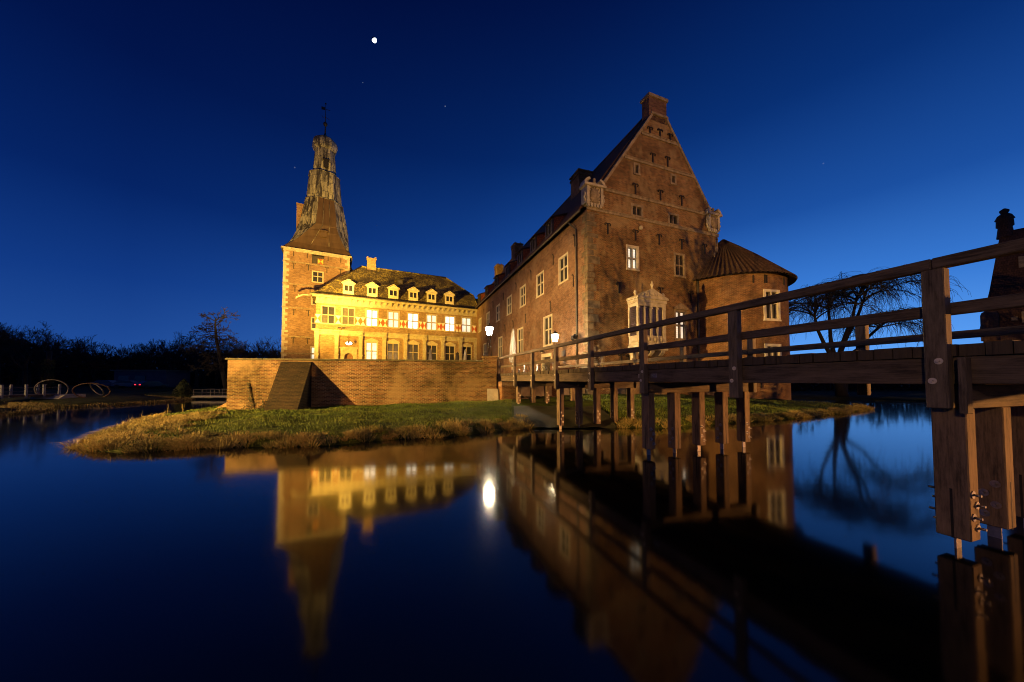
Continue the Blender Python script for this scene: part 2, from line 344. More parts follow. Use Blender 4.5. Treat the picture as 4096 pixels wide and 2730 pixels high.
def h_island(x, y):
    x = np.atleast_1d(np.asarray(x, float)); y = np.atleast_1d(np.asarray(y, float)); d = pdist(np.stack([x,y],1), ISLAND)
    T = np.interp(x, [-20,-17,-9,-1,6,14,22,30], [.27,.28,.42,.75,.95,.8,.5,.4])
    wob = .05*np.sin(x*1.7+y*.9)+.04*np.sin(x*.6-y*1.9)
    return np.where(d > 0, T*(1-np.exp(-np.maximum(d,0)/3.2)) + .11*np.minimum(np.maximum(d,0)/.35,1) + wob*np.clip(d/2,0,1), np.maximum(d*.9,-.9))
def h_ground(x, y):
    x = np.atleast_1d(np.asarray(x, float)); y = np.atleast_1d(np.asarray(y, float)); d = -pdist(np.stack([x,y],1), MOAT)
    return np.where(d > 0, .12*np.minimum(d/.4,1) + .38*(1-np.exp(-np.maximum(d,0)/3)) + .6*(1-np.exp(-np.maximum(d,0)/40)) + .04*np.sin(x*.7+y*.5), np.maximum(d*.9,-.9))
def terrain(name, hf, x0, x1, y0, y1, step, m, mind=-.85):
    xs = np.arange(x0, x1+step*.5, step); ys = np.arange(y0, y1+step*.5, step); X, Y = np.meshgrid(xs, ys)
    H = hf(X.ravel(), Y.ravel()); nx = len(xs); ny = len(ys)
    k = np.arange((nx-1)*(ny-1)); i = k % (nx-1); j = k // (nx-1); q = np.stack([j*nx+i, j*nx+i+1, (j+1)*nx+i+1, (j+1)*nx+i], 1)
    q = q[(H[q] > mind).any(1)]; used = np.unique(q); mp = np.zeros(len(H), int); mp[used] = np.arange(len(used))
    V = np.stack([X.ravel(), Y.ravel(), H], 1)[used]
    me = bpy.data.meshes.new(name); me.from_pydata(V.tolist(), [], mp[q].tolist()); me.materials.append(m)
    me.polygons.foreach_set('use_smooth', np.ones(len(me.polygons), bool)); o = bpy.data.objects.new(name, me); COL.objects.link(o); return tag(o, kind='structure')
terrain('island_ground', h_island, -60, 31, 9, 90, .45, M['turf'])
terrain('ground', h_ground, -330, 270, -60, 400, 1.6, M['far_turf'])
b = MB(); b.face([(-200,-60,0),(200,-60,0),(200,200,0),(-200,200,0)]); tag(b.build('water', M['water'], recalc=False), kind='structure')

# ------------------------------------------------------------------ main house (steep brick gable)
CORNER = (6.036, 27.0)
FL = Frame(CORNER, (-.3152,.949)); FL.n = (-FL.n[0], -FL.n[1]); FL = Frame(CORNER, (-.3152,.949), True)      # long side, outward is to the left
FG = Frame(CORNER, (.9312,.3645))                                                     # gable front
W_, LEN, MID = 14.75, 45.0, 7.5
RIDGE = 26.6
Bc = FG.P(W_); Dc = FL.P(LEN); Cc = (Bc[0]+FL.d[0]*LEN, Bc[1]+FL.d[1]*LEN)

def clip_poly(poly, planes):
    for a, b_, c in planes:
        out = []
        for i in range(len(poly)):
            p, q = poly[i], poly[(i+1) % len(poly)]; dp = a*p[0]+b_*p[1]-c; dq = a*q[0]+b_*q[1]-c
            if dp <= 1e-9: out.append(p)
            if (dp < -1e-9 and dq > 1e-9) or (dp > 1e-9 and dq < -1e-9):
                t = dp/(dp-dq); out.append((p[0]+(q[0]-p[0])*t, p[1]+(q[1]-p[1])*t))
        poly = out
        if len(poly) < 3: return []
    return poly
def wall(mb, F, s0, s1, z0, z1, holes=(), depth=.28, m=0, planes=()):
    """flat wall with real openings and reveals; holes are (s0, s1, z0, z1)"""
    mb.M = F.M
    S = sorted({s0, s1, *[h[0] for h in holes], *[h[1] for h in holes]}); Z = sorted({z0, z1, *[h[2] for h in holes], *[h[3] for h in holes]})
    S = [x for x in S if s0 <= x <= s1]; Z = [x for x in Z if z0 <= x <= z1]
    for a, c in zip(S[:-1], S[1:]):
        for d, e in zip(Z[:-1], Z[1:]):
            ms, mz = (a+c)/2, (d+e)/2
            if any(h[0] < ms < h[1] and h[2] < mz < h[3] for h in holes): continue
            p = clip_poly([(a,d),(c,d),(c,e),(a,e)], planes)
            if p: mb.face([(x,0,z) for x, z in p], m)
    for h in holes:
        a, c, d, e = h
        for p in (((a,d),(c,d)),((c,d),(c,e)),((c,e),(a,e)),((a,e),(a,d))):
            (x0,q0),(x1,q1) = p; mb.face([(x0,0,q0),(x1,0,q1),(x1,-depth,q1),(x0,-depth,q0)], m)
    mb.M = None
def window(parent, F, s, z0, z1, wd, pane, nx=2, rows=(.5,), bord=.13, mull=.1, frame=None, proud=.03, depth=.22, pediment=0, sill=True, name='window', panes=None):
    """stone cross window: surround with mullion and transom > sash, pane. Opening is wd x (z1-z0) centred on s"""
    frame = frame or M['frame_stone']; a, c = s-wd/2, s+wd/2
    f = MB(); f.M = F.M; i = .05
    for (x0,x1,q0,q1) in ((a-bord,a+i,z0-bord*.3,z1+bord),(c-i,c+bord,z0-bord*.3,z1+bord)): f.box(x0,x1,-depth,proud,q0,q1)
    f.box(a+i,c-i,-depth,proud-.004,z1-i,z1+bord-.004); f.box(a-bord*1.15,c+bord*1.15,-depth,proud+.05,z0-bord,z0-bord*.3) if sill else None
    f.box(a+i,c-i,-depth,proud-.005,z0-bord*.3,z0+i)
    xs = [a+(c-a)*k/nx for k in range(nx+1)]; zs = [z0]+[z0+(z1-z0)*r for r in rows]+[z1]
    for x in xs[1:-1]: f.box(x-mull/2,x+mull/2,-depth+.02,proud-.06,z0+i,z1-i)
    for z in zs[1:-1]: f.box(a+i,c-i,-depth+.025,proud-.065,z-mull/2,z+mull/2)
    if pediment:
        zt = z1+bord; f.box(a-bord*1.6,c+bord*1.6,-.02,proud+.13,zt,zt+.14)
        f.prism([(a-bord*1.9,zt+.14),(c+bord*1.9,zt+.14),(s,zt+.14+pediment)],-.02,proud+.09)
    f.M = None; wo = f.build(name, frame, parent)
    sh = MB(); sh.M = F.M; pn = MB(); pn.M = F.M; e = .045; k = 0
    for x0, x1 in zip(xs[:-1], xs[1:]):
        for q0, q1 in zip(zs[:-1], zs[1:]):
            lx = x0+(i if x0 == a else mull/2); rx = x1-(i if x1 == c else mull/2); bz = q0+(i if q0 == z0 else mull/2); tz = q1-(i if q1 == z1 else mull/2)
            y0, y1 = -depth+.045, -depth+.085
            sh.box(lx,lx+e,y0,y1,bz,tz); sh.box(rx-e,rx,y0,y1,bz,tz); sh.box(lx+e,rx-e,y0,y1-.003,bz,bz+e); sh.box(lx+e,rx-e,y0,y1-.003,tz-e,tz)
            pn.face([(lx,y0+.015,bz),(rx,y0+.015,bz),(rx,y0+.015,tz),(lx,y0+.015,tz)], (panes[k] if panes else 0)); k += 1
    sh.build('sash', M['sash'], wo); pn.build('pane', pane, wo, recalc=False)
    return wo
def hole(s, z0, z1, wd): return (s-wd/2, s+wd/2, z0, z1)
def anchor(mb, F, s, z, L=.85):
    mb.M = F.M; mb.box(s-.065,s+.065,.002,.08,z-L,z); mb.tube([(s-.22,.06,z-.14),(s-.3,.06,z-.04),(s-.2,.06,z+.06),(s,.06,z+.02),(s+.2,.06,z+.06),(s+.3,.06,z-.04),(s+.22,.06,z-.14)],.05,5); mb.M = None

H0 = .4
house = thing('gable_house', 'large red brick castle house with steep stepless gable, tiled roof and carved corner crests', 'castle house', (CORNER[0],CORNER[1],H0))
# openings: long side
UP = [(4.2,1.65),(9.65,1.8),(15.0,1.8),(20.3,1.9),(25.9,1.9),(31.9,1.9),(37.9,1.9)]; LO = [(7.67,1.9,5.7,8.55),(15.9,1.9,5.45,8.5),(24.65,1.9,5.45,8.45),(34.1,1.9,5.45,8.45)]
mb = MB(); DOORH = (6.95,9.0,2.6,4.5)
wall(mb, FL, 0, LEN, H0, 15.95, [hole(s,11.2,13.5,wd) for s, wd in UP]+[hole(s,a,c,wd) for s, wd, a, c in LO]+[DOORH], m=1)
GW = [(5.08,19.97,20.75,.42,1,()),(9.23,19.99,20.72,.42,1,()),(5.03,16.25,17.1,1.0,2,()),(9.17,16.2,17.08,1.0,2,()),(4.52,11.6,13.45,1.06,2,(.5,)),(9.81,11.58,13.5,1.06,2,(.5,)),(9.8,5.85,8.35,1.2,2,(.5,))]
SL = (RIDGE-16.0)/(MID+.35)
# gable: two slanted planes and the cut-off top under the chimney
GP = [(-1.4,1,16.0-1.4*.05),(1.4,1,16.0+1.4*15.28),(0,1,25.75)]
wall(mb, FG, 0, W_, H0, 25.75, [hole(s,a,c,wd) for s, a, c, wd, n, r in GW], planes=GP, m=0)
FR = Frame(Bc[:2], FL.d); wall(mb, FR, 0, LEN, H0, 15.95, (), m=0)
FB = Frame(Dc[:2], (Cc[0]-Dc[0], Cc[1]-Dc[1]), True); wall(mb, FB, 0, W_, H0, 25.0, (), planes=GP, m=0)
mb.build('wall', [M['brick_gable'], M['brick_side']], house)
# roof
r = MB(); r.M = FL.M
def roofslab(r, F, s0, s1, prof, th=.16, m=0):
    """prof is a list of (out, z) from eave to ridge"""
    r.M = F.M
    for (o0,a0),(o1,a1) in zip(prof[:-1], prof[1:]):
        dx, dz = o1-o0, a1-a0; L = math.hypot(dx,dz); nx, nz = -dz/L*th, dx/L*th
        if nz < 0: nx, nz = -nx, -nz
        lo = [(o0,a0),(o1,a1),(o1+nx,a1+nz),(o0+nx,a0+nz)]; r.prismx(lo, s0, s1, m)
    r.M = None
def roof_quads(r, eaves, ridges, m=0):
    for (p,q),(t,u) in zip(zip(eaves[:-1],eaves[1:]), zip(ridges[:-1],ridges[1:])): r.face([p,q,u,t], m)
ridge0 = FG.P(MID,-.42,RIDGE); ridge1 = (ridge0[0]+FL.d[0]*LEN, ridge0[1]+FL.d[1]*LEN, RIDGE)
e0 = FL.P(.0,.5,15.8); e1 = FL.P(LEN,.5,15.8)
e0 = (CORNER[0]+FG.d[0]*-.5-FG.n[0]*.42, CORNER[1]+FG.d[1]*-.5-FG.n[1]*.42, 15.8); e1 = (e0[0]+FL.d[0]*LEN, e0[1]+FL.d[1]*LEN, 15.8)
g0 = (Bc[0]+FG.d[0]*.5-FG.n[0]*.42, Bc[1]+FG.d[1]*.5-FG.n[1]*.42, 15.8); g1 = (g0[0]+FL.d[0]*LEN, g0[1]+FL.d[1]*LEN, 15.8)
def thick(mb, pts, th=.16, m=0):
    p = [Vector(q) for q in pts]; n = (p[1]-p[0]).cross(p[2]-p[0]).normalized()
    if n.z < 0: n = -n
    a = [tuple(q) for q in p]; c = [tuple(q+n*th) for q in p]
    mb.face(a, m); mb.face(c, m)
    for k in range(len(a)): mb.face([a[k], a[(k+1)%len(a)], c[(k+1)%len(a)], c[k]], m)
r = MB(); thick(r, [e0,e1,ridge1,ridge0]); thick(r, [g0,g1,ridge1,ridge0]); 
house_roof = r.build('roof', M['roof_tile'], house)
b = MB(); b.tube([(ridge0[0],ridge0[1],RIDGE+.2),(ridge1[0],ridge1[1],RIDGE+.2)],.17,8); b.build('ridge_tile', M['roof_tile'], house_roof)
def in_pt(s, inn): return FL.P(s, -inn)
for s, inn, wa, wb, zb, zt in ((9.6,4.75,1.9,1.7,21.5,25.75),(32.2,4.85,1.9,1.5,21.8,26.1),(41.6,4.3,1.9,1.3,21.0,25.3)):
    c = MB(); c.M = FL.M; c.box(s,s+wa,-inn-wb,-inn,zb,zt); c.box(s-.1,s+wa+.1,-inn-wb-.1,-inn+.1,zt-.45,zt-.25); c.box(s-.14,s+wa+.14,-inn-wb-.14,-inn+.14,zt,zt+.14)
    for x in (s+.3,s+wa-.3):
        for y in (-inn-.3,-inn-wb+.3): c.lathe([(.13,zt+.14),(.16,zt+.25),(.1,zt+.42),(.02,zt+.5)],(x,y),8)
    c.M = None; c.build('chimney', M['brick_gable'], house_roof)
c = MB(); c.M = FG.M; c.box(6.52,8.55,-.85,.0,25.2,27.3); c.M = None; cs = c.build('gable_chimney', M['brick_dark'], house)
c = MB(); c.M = FG.M; c.box(6.42,8.67,-.97,.12,27.3,27.56); c.M = None; c.build('cap', M['stone_dirty'], cs)
# coping, string courses
c = MB(); c.M = FG.M
def strip(c, p, q, wd, y0, y1):
    d = Vector((q[0]-p[0],0,q[1]-p[1])); n = Vector((-d.z,0,d.x)).normalized()*wd
    c.prism([(p[0],p[1]),(q[0],q[1]),(q[0]+n.x,q[1]+n.z),(p[0]+n.x,p[1]+n.z)], y0, y1)
strip(c,(1.55,18.1),(6.92,25.62),.22,-.42,.1); strip(c,(8.42,25.62),(13.75,18.15),.22,-.42,.1); strip(c,(6.7,25.72),(8.64,25.72),.2,-.42,.12)
c.M = None; c.build('gable_coping', M['stone_dirty'], house)
for z, s0, s1 in ((15.97,-.04,W_+.04),(17.82,1.5,13.3),(21.08,3.75,11.65),(23.66,5.62,9.8)):
    c = MB(); c.M = FG.M; c.box(s0,s1,.0,.09,z-.1,z+.1); c.box(s0,s1,.0,.14,z+.1,z+.16); c.M = None; c.build('string_course', M['stone_dirty'], house)
# quoins at the corner, rough boulders with uneven edges
q = MB(); z = H0+.05; k = 0
while z < 15.7:
    h = rnd.uniform(.42,.72); lg = rnd.uniform(.75,1.25) if k % 2 else rnd.uniform(.45,.7); ls = rnd.uniform(.35,.6) if k % 2 else rnd.uniform(.7,1.05)
    a = FG.P(lg,.035); cc = FL.P(ls,.035); o_ = (CORNER[0]+FG.n[0]*.035+FL.n[0]*.035, CORNER[1]+FG.n[1]*.035+FL.n[1]*.035)
    i1 = FG.P(lg,-.1); i2 = FL.P(ls,-.1); ii = FG.P(.15,-.15)
    poly = [(a[0],a[1]),(i1[0],i1[1]),(ii[0],ii[1]),(i2[0],i2[1]),(cc[0],cc[1]),o_]
    jit = [(x+rnd.uniform(-.03,.03), y+rnd.uniform(-.03,.03)) for x, y in poly]; q.prismz(jit, z+.02, min(z+h,15.75)-.02); z += h; k += 1
q.build('quoins', M['quoin'], house, bevel=.03)
q = MB()
for z in np.arange(9.5,15.6,.62): q.M = FG.M; q.box(W_-(.55 if int(z*2)%2 else .3),W_+.02,-.1,.03,z,z+.5)
q.M = None; q.build('quoins', M['stone_dirty'], house, bevel=.02)
# wall anchors
for s, z in ((1.96,15.0),(4.82,14.9),(7.44,14.92),(10.08,14.9),(12.95,14.85),(4.88,18.95),(7.66,18.95),(10.17,18.95),(6.84,22.1),(8.55,22.2),(7.72,24.5),(6.56,24.4),(8.9,24.4),(3.04,10.2),(7.48,10.2),(11.11,10.2),(3.2,4.3),(4.0,4.2)): an = MB(); anchor(an, FG, s, z); an.build('wall_anchor', M['iron'], house)
for s, z in ((6.3,14.4),(12.2,14.6),(17.4,14.6),(23,14.7),(28.7,14.7),(34.8,14.6),(2.0,14.6),(6.9,9.9),(13.9,9.9),(18.6,9.9),(22.2,9.9),(2.3,11.2)):
    an = MB(); an.M = FL.M; an.box(s-.04,s+.04,.002,.06,z-1.0,z); an.tube([(s,.05,z),(s+.12,.05,z+.12),(s+.22,.05,z-.02)],.035,5); an.M = None; an.build('wall_anchor', M['iron'], house)
# windows
for s, wd in UP: window(house, FL, s, 11.2, 13.5, wd, M['dark_glass'], rows=(.55,), frame=M['cream'])
for s, wd, a, c in LO: window(house, FL, s, a, c, wd, M['dark_glass'], rows=(.55,), frame=M['cream'])
for k, (s, a, c, wd, n, rr) in enumerate(GW):
    window(house, FG, s, a, c, wd, (M['lit_soft'] if k == 4 else M['lit_warm'] if k == 6 else M['dark_glass']), nx=n, rows=rr, bord=.15, frame=M['stone_dirty'] if k not in (4,) else M['frame_stone'], pediment=.45 if k == 6 else 0, depth=.26)
# cellar door with a cream surround on the long side
d = MB(); d.M = FL.M; d.box(6.75,9.2,-.02,.06,4.5,4.85); d.box(6.75,6.95,-.2,.05,2.6,4.5); d.box(9.0,9.2,-.2,.05,2.6,4.5); d.M = None; ds = d.build('door_surround', M['cream'], house)
d = MB(); d.M = FL.M; d.box(6.95,9.0,-.26,-.2,2.6,4.5); d.M = None; d.build('door', M['sash'], ds)
# gutter and downpipe
g = MB(); p0 = FL.P(.25,.56,15.82); p1 = FL.P(LEN,.56,15.82); g.tube([p0,p1],.1,8); g.build('gutter', M['zinc'], house)
g = MB(); g.tube([FL.P(2.3,.55,15.8),FL.P(1.9,.4,15.35),FL.P(1.6,.14,14.9),FL.P(1.55,.14,2.5)],.075,8)
for z in (13.5,10.5,7.5,4.8): g.lathe([(.1,z),(.1,z+.08)],FL.P(1.55,.14)[:2],8,cap=True)
g.build('downpipe', M['zinc'], house)
# lucarnes on the long slope
for s0 in (5.75,9.95,14.25,19.2,24.9,30.9,36.6):
    s1 = s0+1.6; mb = MB(); mb.M = FL.M; fr = .1; zr = lambda inn: 15.8+SL*(inn+.5)+.16
    zt = 17.75; back = (18.55-15.96)/SL
    for s in (s0,s1): mb.face([(s,.36,16.05),(s,.36,zt),(s,-1.5,18.35),(s,-1.6,zr(1.5))],0)
    mb.M = None; ch = mb.build('lucarne', M['red_tile'], house_roof)
    mb = MB(); mb.M = FL.M; mb.box(s0-.03,s1+.03,+.22,.39,16.15,16.42); mb.box(s0-.03,s0+.22,+.22,.39,16.42,zt); mb.box(s1-.22,s1+.03,+.22,.39,16.42,zt); mb.box(s0+.22,s1-.22,+.22,.39,zt-.2,zt); mb.box((s0+s1)/2-.06,(s0+s1)/2+.06,+.22,.39,16.42,zt-.2)
    mb.M = None; mb.build('lucarne_frame', M['sash'], ch)
    mb = MB(); mb.M = FL.M; mb.face([(s0+.1,+.27,16.3),(s1-.1,+.27,16.3),(s1-.1,+.27,zt-.1),(s0+.1,+.27,zt-.1)]); mb.M = None; mb.build('pane', M['grey_glass'], ch, recalc=False)
    mb = MB(); mb.M = FL.M; mb.prismx([(.6,zt-.06),(-1.95,18.62),(-1.95,18.74),(.6,zt+.06)],s0-.15,s1+.15); mb.M = None; mb.build('lucarne_roof', M['roof_tile'], ch)
# carved crests on both shoulders
def crest(s0, s1, z0, z1):
    c = MB(); c.M = FG.M; m_ = (s0+s1)/2; wd = s1-s0
    c.box(s0,s1,-.55,.16,z0+.35,z1-.28); c.box(s0+.02,s0+.26,.16,.3,z0+.2,z1-.28); c.box(s1-.26,s1-.02,.16,.3,z0+.2,z1-.28)
    c.box(s0-.22,s1+.22,-.55,.4,z1-.28,z1-.08)
    for k in range(5): c.lathe([(.17,-.06),(.19,.05),(.12,.14)],(0,0),8) if False else c.prism([(s0+.1+k*(wd-.2)/5,z0+.36),(s0+.1+(k+1)*(wd-.2)/5,z0+.36),(s0+.1+(k+.8)*(wd-.2)/5,z0+.1),(s0+.1+(k+.5)*(wd-.2)/5,z0+.02),(s0+.1+(k+.2)*(wd-.2)/5,z0+.1)],.02,.26)
    for sg in (-1,1):                               # broken segmental pediment with a bust between
        pts = [(m_+sg*(wd/2+.2)*math.cos(a), z1-.08+.62*math.sin(a)) for a in (R(x) for x in (0,15,30,45,58))]; inner = [(m_+sg*(wd/2-.02)*math.cos(a), z1-.08+.42*math.sin(a)) for a in (R(x) for x in (58,45,30,15,4))]
        c.prism(pts+inner,-.4,.32)
        c.tube([(m_+sg*(wd/2+.02),.12,z0+.5),(m_+sg*(wd/2+.16),.14,z0+.75),(m_+sg*(wd/2+.05),.14,z0+1.0),(m_+sg*(wd/2+.14),.14,z0+1.2)],.08,6)
    c.M = None; o = c.build('crest', M['stone'], house, bevel=.015)
    c = MB(); c.M = FG.M; rings = []
    for rr, yy in ((1,.17),(.96,.24),(.7,.31),(.3,.34),(.02,.345)): rings.append([(m_+math.cos(a)*rr*wd*.29, yy, (z0+z1)/2+.02+math.sin(a)*rr*(z1-z0)*.3*(1 if math.sin(a) > 0 else 1.15)) for a in (2*math.pi*k/20 for k in range(20))])
    c.loft(rings, cap=True, smooth=True)
    for k in range(14):
        a = 2*math.pi*k/14; x, z = m_+math.cos(a)*wd*.33, (z0+z1)/2+math.sin(a)*(z1-z0)*.34
        c.tube([(x-.05,.2,z-.04),(x,.27,z+.02),(x+.05,.2,z+.05)],.055,5)
    c.lathe([(.04,z1-.05),(.16,z1),(.18,z1+.12),(.1,z1+.22),(.14,z1+.32),(.12,z1+.44),(.02,z1+.5)],(m_,.12),10)
    c.M = None; c.build('relief', M['stone_dirty'], o)
crest(-.2,1.4,16.02,18.0); crest(13.3,14.75,16.15,18.05)
# carved stone oriel
P_ = 1.2
o = MB(); o.M = FG.M; s0, s1 = 3.95, 6.9
o.box(s0,s1,0,P_,4.95,5.2); o.box(s0-.08,s1+.08,0,P_+.1,4.6,4.95)
o.box(s0+.05,s1-.05,0,P_-.05,5.2,5.8)
for k, (a, c) in enumerate(((4.02,4.1),(4.58,4.74),(5.2,5.43),(5.9,6.07),(6.54,6.82))): o.box(a,c,P_-.22,P_,5.8,8.2); o.box(a-.03,c+.03,P_-.22,P_+.05,8.0,8.12); o.box(a-.02,c+.02,P_-.22,P_+.05,5.2,5.86); o.box(a-.03,c+.03,P_-.22,P_+.06,6.56,6.72)
for a, c in ((.0,.16),(P_-.2,P_-.02)): o.box(s0,s0+.18,a,c,5.8,8.2); o.box(s1-.18,s1,a,c,5.8,8.2)
for z0, z1, pr in ((8.2,8.5,0),(8.5,8.78,.05),(8.78,8.95,.16)): o.box(s0-pr,s1+pr,0,P_+pr,z0,z1)
o.prism([(s0-.18,8.95),(s1+.18,8.95),(5.43,9.68)],0,P_+.12)
for x in (4.25,5.42,6.55): o.prismx([(0,4.6),(P_+.02,4.6),(P_-.02,4.4),(P_-.35,4.15),(.45,4.1),(.25,3.75),(0,3.7)],x-.2,x+.2)
for x in (s0,s1,5.43): o.lathe([(.12,9.0 if x != 5.43 else 9.66),(.07,9.12 if x != 5.43 else 9.8),(.14,9.3 if x != 5.43 else 9.98),(.09,9.45 if x != 5.43 else 10.15),(.02,9.55 if x != 5.43 else 10.35)],(x,P_*.75 if x != 5.43 else P_),8)
for k, (a, c) in enumerate(((4.1,4.58),(4.74,5.2),(5.43,5.9),(6.07,6.54))): o.lathe([(.05,5.3),(.14,5.38),(.16,5.52),(.06,5.66)],((a+c)/2,P_-.02),8)
for k in range(9): x = 4.4+k*.26; o.lathe([(.02,9.02),(.1,9.06),(.1,9.14),(.03,9.2+.16*(1-abs(k-4)/4))],(x,P_+.1),6)
o.M = None; orl = o.build('oriel', M['stone'], house, bevel=.012)
o = MB(); o.M = FG.M
for a, c in ((4.08,4.6),(4.72,5.22),(5.41,5.92),(6.05,6.56)):
    o.face([(a,P_-.12,5.8),(c,P_-.12,5.8),(c,P_-.12,8.2),(a,P_-.12,8.2)])
for s in (s0+.1,s1-.1): o.face([(s,.1,5.8),(s,P_-.1,5.8),(s,P_-.1,8.2),(s,.1,8.2)])
o.M = None; o.build('pane', M['violet_glass'], orl, recalc=False)
# small round lamp on the gable
o = MB(); o.M = FG.M; o.lathe([(.03,15.0),(.13,15.05),(.17,15.18),(.13,15.31),(.03,15.36)],(5.3,.16),12); o.M = None; o.build('gable_disc', M['stone'], house)

# ------------------------------------------------------------------ round corner tower
TC = (21.35,34.05); TR = 5.0
turret = thing('round_tower', 'low round brick tower with a conical pantile roof at the right end of the gable', 'round tower', (*TC,.4))
mb = MB(); n = 72
def cyl(mb, rad, z0, z1, holes):
    angs = sorted({2*math.pi*k/n for k in range(n+1)} | {h[i] for h in holes for i in (0,1)}); zs = sorted({z0,z1,*[h[i] for h in holes for i in (2,3)]})
    for a, c in zip(angs[:-1], angs[1:]):
        for d, e in zip(zs[:-1], zs[1:]):
            if any(h[0] < (a+c)/2 < h[1] and h[2] < (d+e)/2 < h[3] for h in holes): continue
            mb.face([(TC[0]+rad*math.cos(t),TC[1]+rad*math.sin(t),z) for t, z in ((a,d),(c,d),(c,e),(a,e))],0,True)
wa = R(360-78); half = R(8.6)
cyl(mb, TR, .2, 11.6, [(wa-half,wa+half,7.4,9.8),(wa-half,wa+half,2.8,5.1)])
tw = mb.build('wall', M['brick_turret'], turret)
uvl = tw.data.uv_layers['UVMap'].data
for poly in tw.data.polygons:
    cx_, cy_ = poly.center.x, poly.center.y; a0 = math.atan2(cy_, cx_)
    for li in poly.loop_indices:
        v = tw.data.vertices[tw.data.loops[li].vertex_index].co; a = math.atan2(v.y, v.x)
        while a-a0 > math.pi: a -= 2*math.pi
        while a-a0 < -math.pi: a += 2*math.pi
        uvl[li].uv = (a*TR, v.z)
rad = TR*math.cos(half)
tp = (TC[0]+rad*math.cos(wa), TC[1]+rad*math.sin(wa)); FT = Frame(tp, (-math.sin(wa), math.cos(wa)))
for z0, z1 in ((7.4,9.8),(2.8,5.1)): window(turret, FT, 0, z0, z1, 1.36, M['dark_glass'], rows=(.58,), bord=.17, frame=M['cream'], depth=.3, proud=.06)
rf = MB(); n2 = 168
rings = []
for rr, z in ((5.62,11.28),(4.2,12.62),(2.8,13.95),(1.4,15.22),(.12,16.35)): rings.append([(TC[0]+(rr+(.085*min(1,rr/3) if k % 2 else -.085*min(1,rr/3)))*math.cos(2*math.pi*k/n2), TC[1]+(rr+(.085*min(1,rr/3) if k % 2 else -.085*min(1,rr/3)))*math.sin(2*math.pi*k/n2), z+(.07*min(1,rr/2) if k % 2 else 0)) for k in range(n2)])
rf.loft(rings, cap=False); rf.loft([[(TC[0]+rr*math.cos(2*math.pi*k/72),TC[1]+rr*math.sin(2*math.pi*k/72),z) for k in range(72)] for rr, z in ((5.0,11.55),(5.6,11.24))], cap=False, m=1)
rf.build('roof', [M['roof_cone'], M['sash']], turret)
g = MB(); p = FG.P(11.9,.12); g.tube([(p[0],p[1],11.6),(p[0],p[1],1.0)],.09,8); g.build('downpipe', M['zinc'], turret)
for a in (-97,-86,-60,-50,-92,-84): 
    t = R(a); zz = 11.2 if a > -90 or a == -97 else 2.2
    an = MB(); an.M = Frame((TC[0]+TR*math.cos(t),TC[1]+TR*math.sin(t)), (-math.sin(t),math.cos(t))).M; an.box(-.045,.045,0,.08,zz-.7,zz); an.M = None; an.build('wall_anchor', M['iron'], turret)

# ------------------------------------------------------------------ floodlit wing
FAR = FL.P(40.8); FW = Frame(FAR[:2], (.8984,.4392))
wing = thing('castle_wing', 'long floodlit yellow castle wing with hipped mossy roof, six dormers and diamond shutters', 'castle wing', (*FW.P(-13)[:2],2.6))
WL = -27.05
UPW = [-25.33,-22.42,-18.79,-15.33,-12.02,-8.7,-5.28,-2.07]; GRW = [-18.78,-15.34,-11.94,-8.65,-5.28,-1.97]
mb = MB(); D0, D1, DT = -22.95,-21.55,5.95
wall(mb, FW, WL, 0, 2.4, 15.5, [hole(s,11.28,14.05,1.8) for s in UPW]+[hole(s,5.3,8.52,1.78) for s in GRW]+[(D0,D1,2.6,6.62)], depth=.3)
FWl = Frame(FW.P(WL)[:2], (-FW.n[0],-FW.n[1]), True); FWr = Frame(FW.P(0)[:2], (-FW.n[0],-FW.n[1])); FWb = Frame(FW.P(WL,-10)[:2], FW.d, True)
wall(mb, FWl, 0, 10, 2.4, 15.5); wall(mb, FWr, 0, 10, 2.4, 15.5); wall(mb, FWb, 0, -WL, 2.4, 15.5)
mb.build('wall', M['brick_wing'], wing)
lit = {2:'lit_bright',3:'lit_soft',4:'lit_bright',5:'lit_soft',6:'lit_bright',7:'lit_soft'}
for k, s in enumerate(UPW):
    if k == 0: window(wing, FW, s, 11.28, 14.05, 1.8, [M['dark_glass'], M['grey_glass']], panes=[1,0,0,0])
    else: window(wing, FW, s, 11.28, 14.05, 1.8, M[lit.get(k,'grey_glass')])
for k, s in enumerate(GRW): window(wing, FW, s, 5.3, 8.52, 1.78, M['lit_soft' if k == 0 else 'dark_glass'], pediment=.5, rows=(.55,))
# diamond shutters (red triangles left and right, white above and below)
sh = [(-26.79,.86),(-23.87,.85),(-20.98,.86),(-20.18,.74)]
for k in range(2, 7):
    x1 = UPW[k]+.98+.05; x2 = UPW[k+1]-.98-.05; m_ = (x1+x2)/2; sh += [((x1+m_)/2-.01, m_-x1-.03),((x2+m_)/2+.01, x2-m_-.03)]
sh.append((-.54,.85))
for s, wd in sh:
    b = MB(); b.M = FW.M; b.box(s-wd/2,s+wd/2,.04,.09,11.28,12.66); b.M = None; so = b.build('shutter', M['shutter_white'], wing)
    b = MB(); b.M = FW.M; c_ = (s,12-.03)
    for sg in (-1,1): b.prism([(s+sg*wd/2,11.29),(s+sg*wd/2,12.65),(s,11.97)],.075,.096)
    b.M = None; b.build('painted_triangles', M['shutter_red'], so)
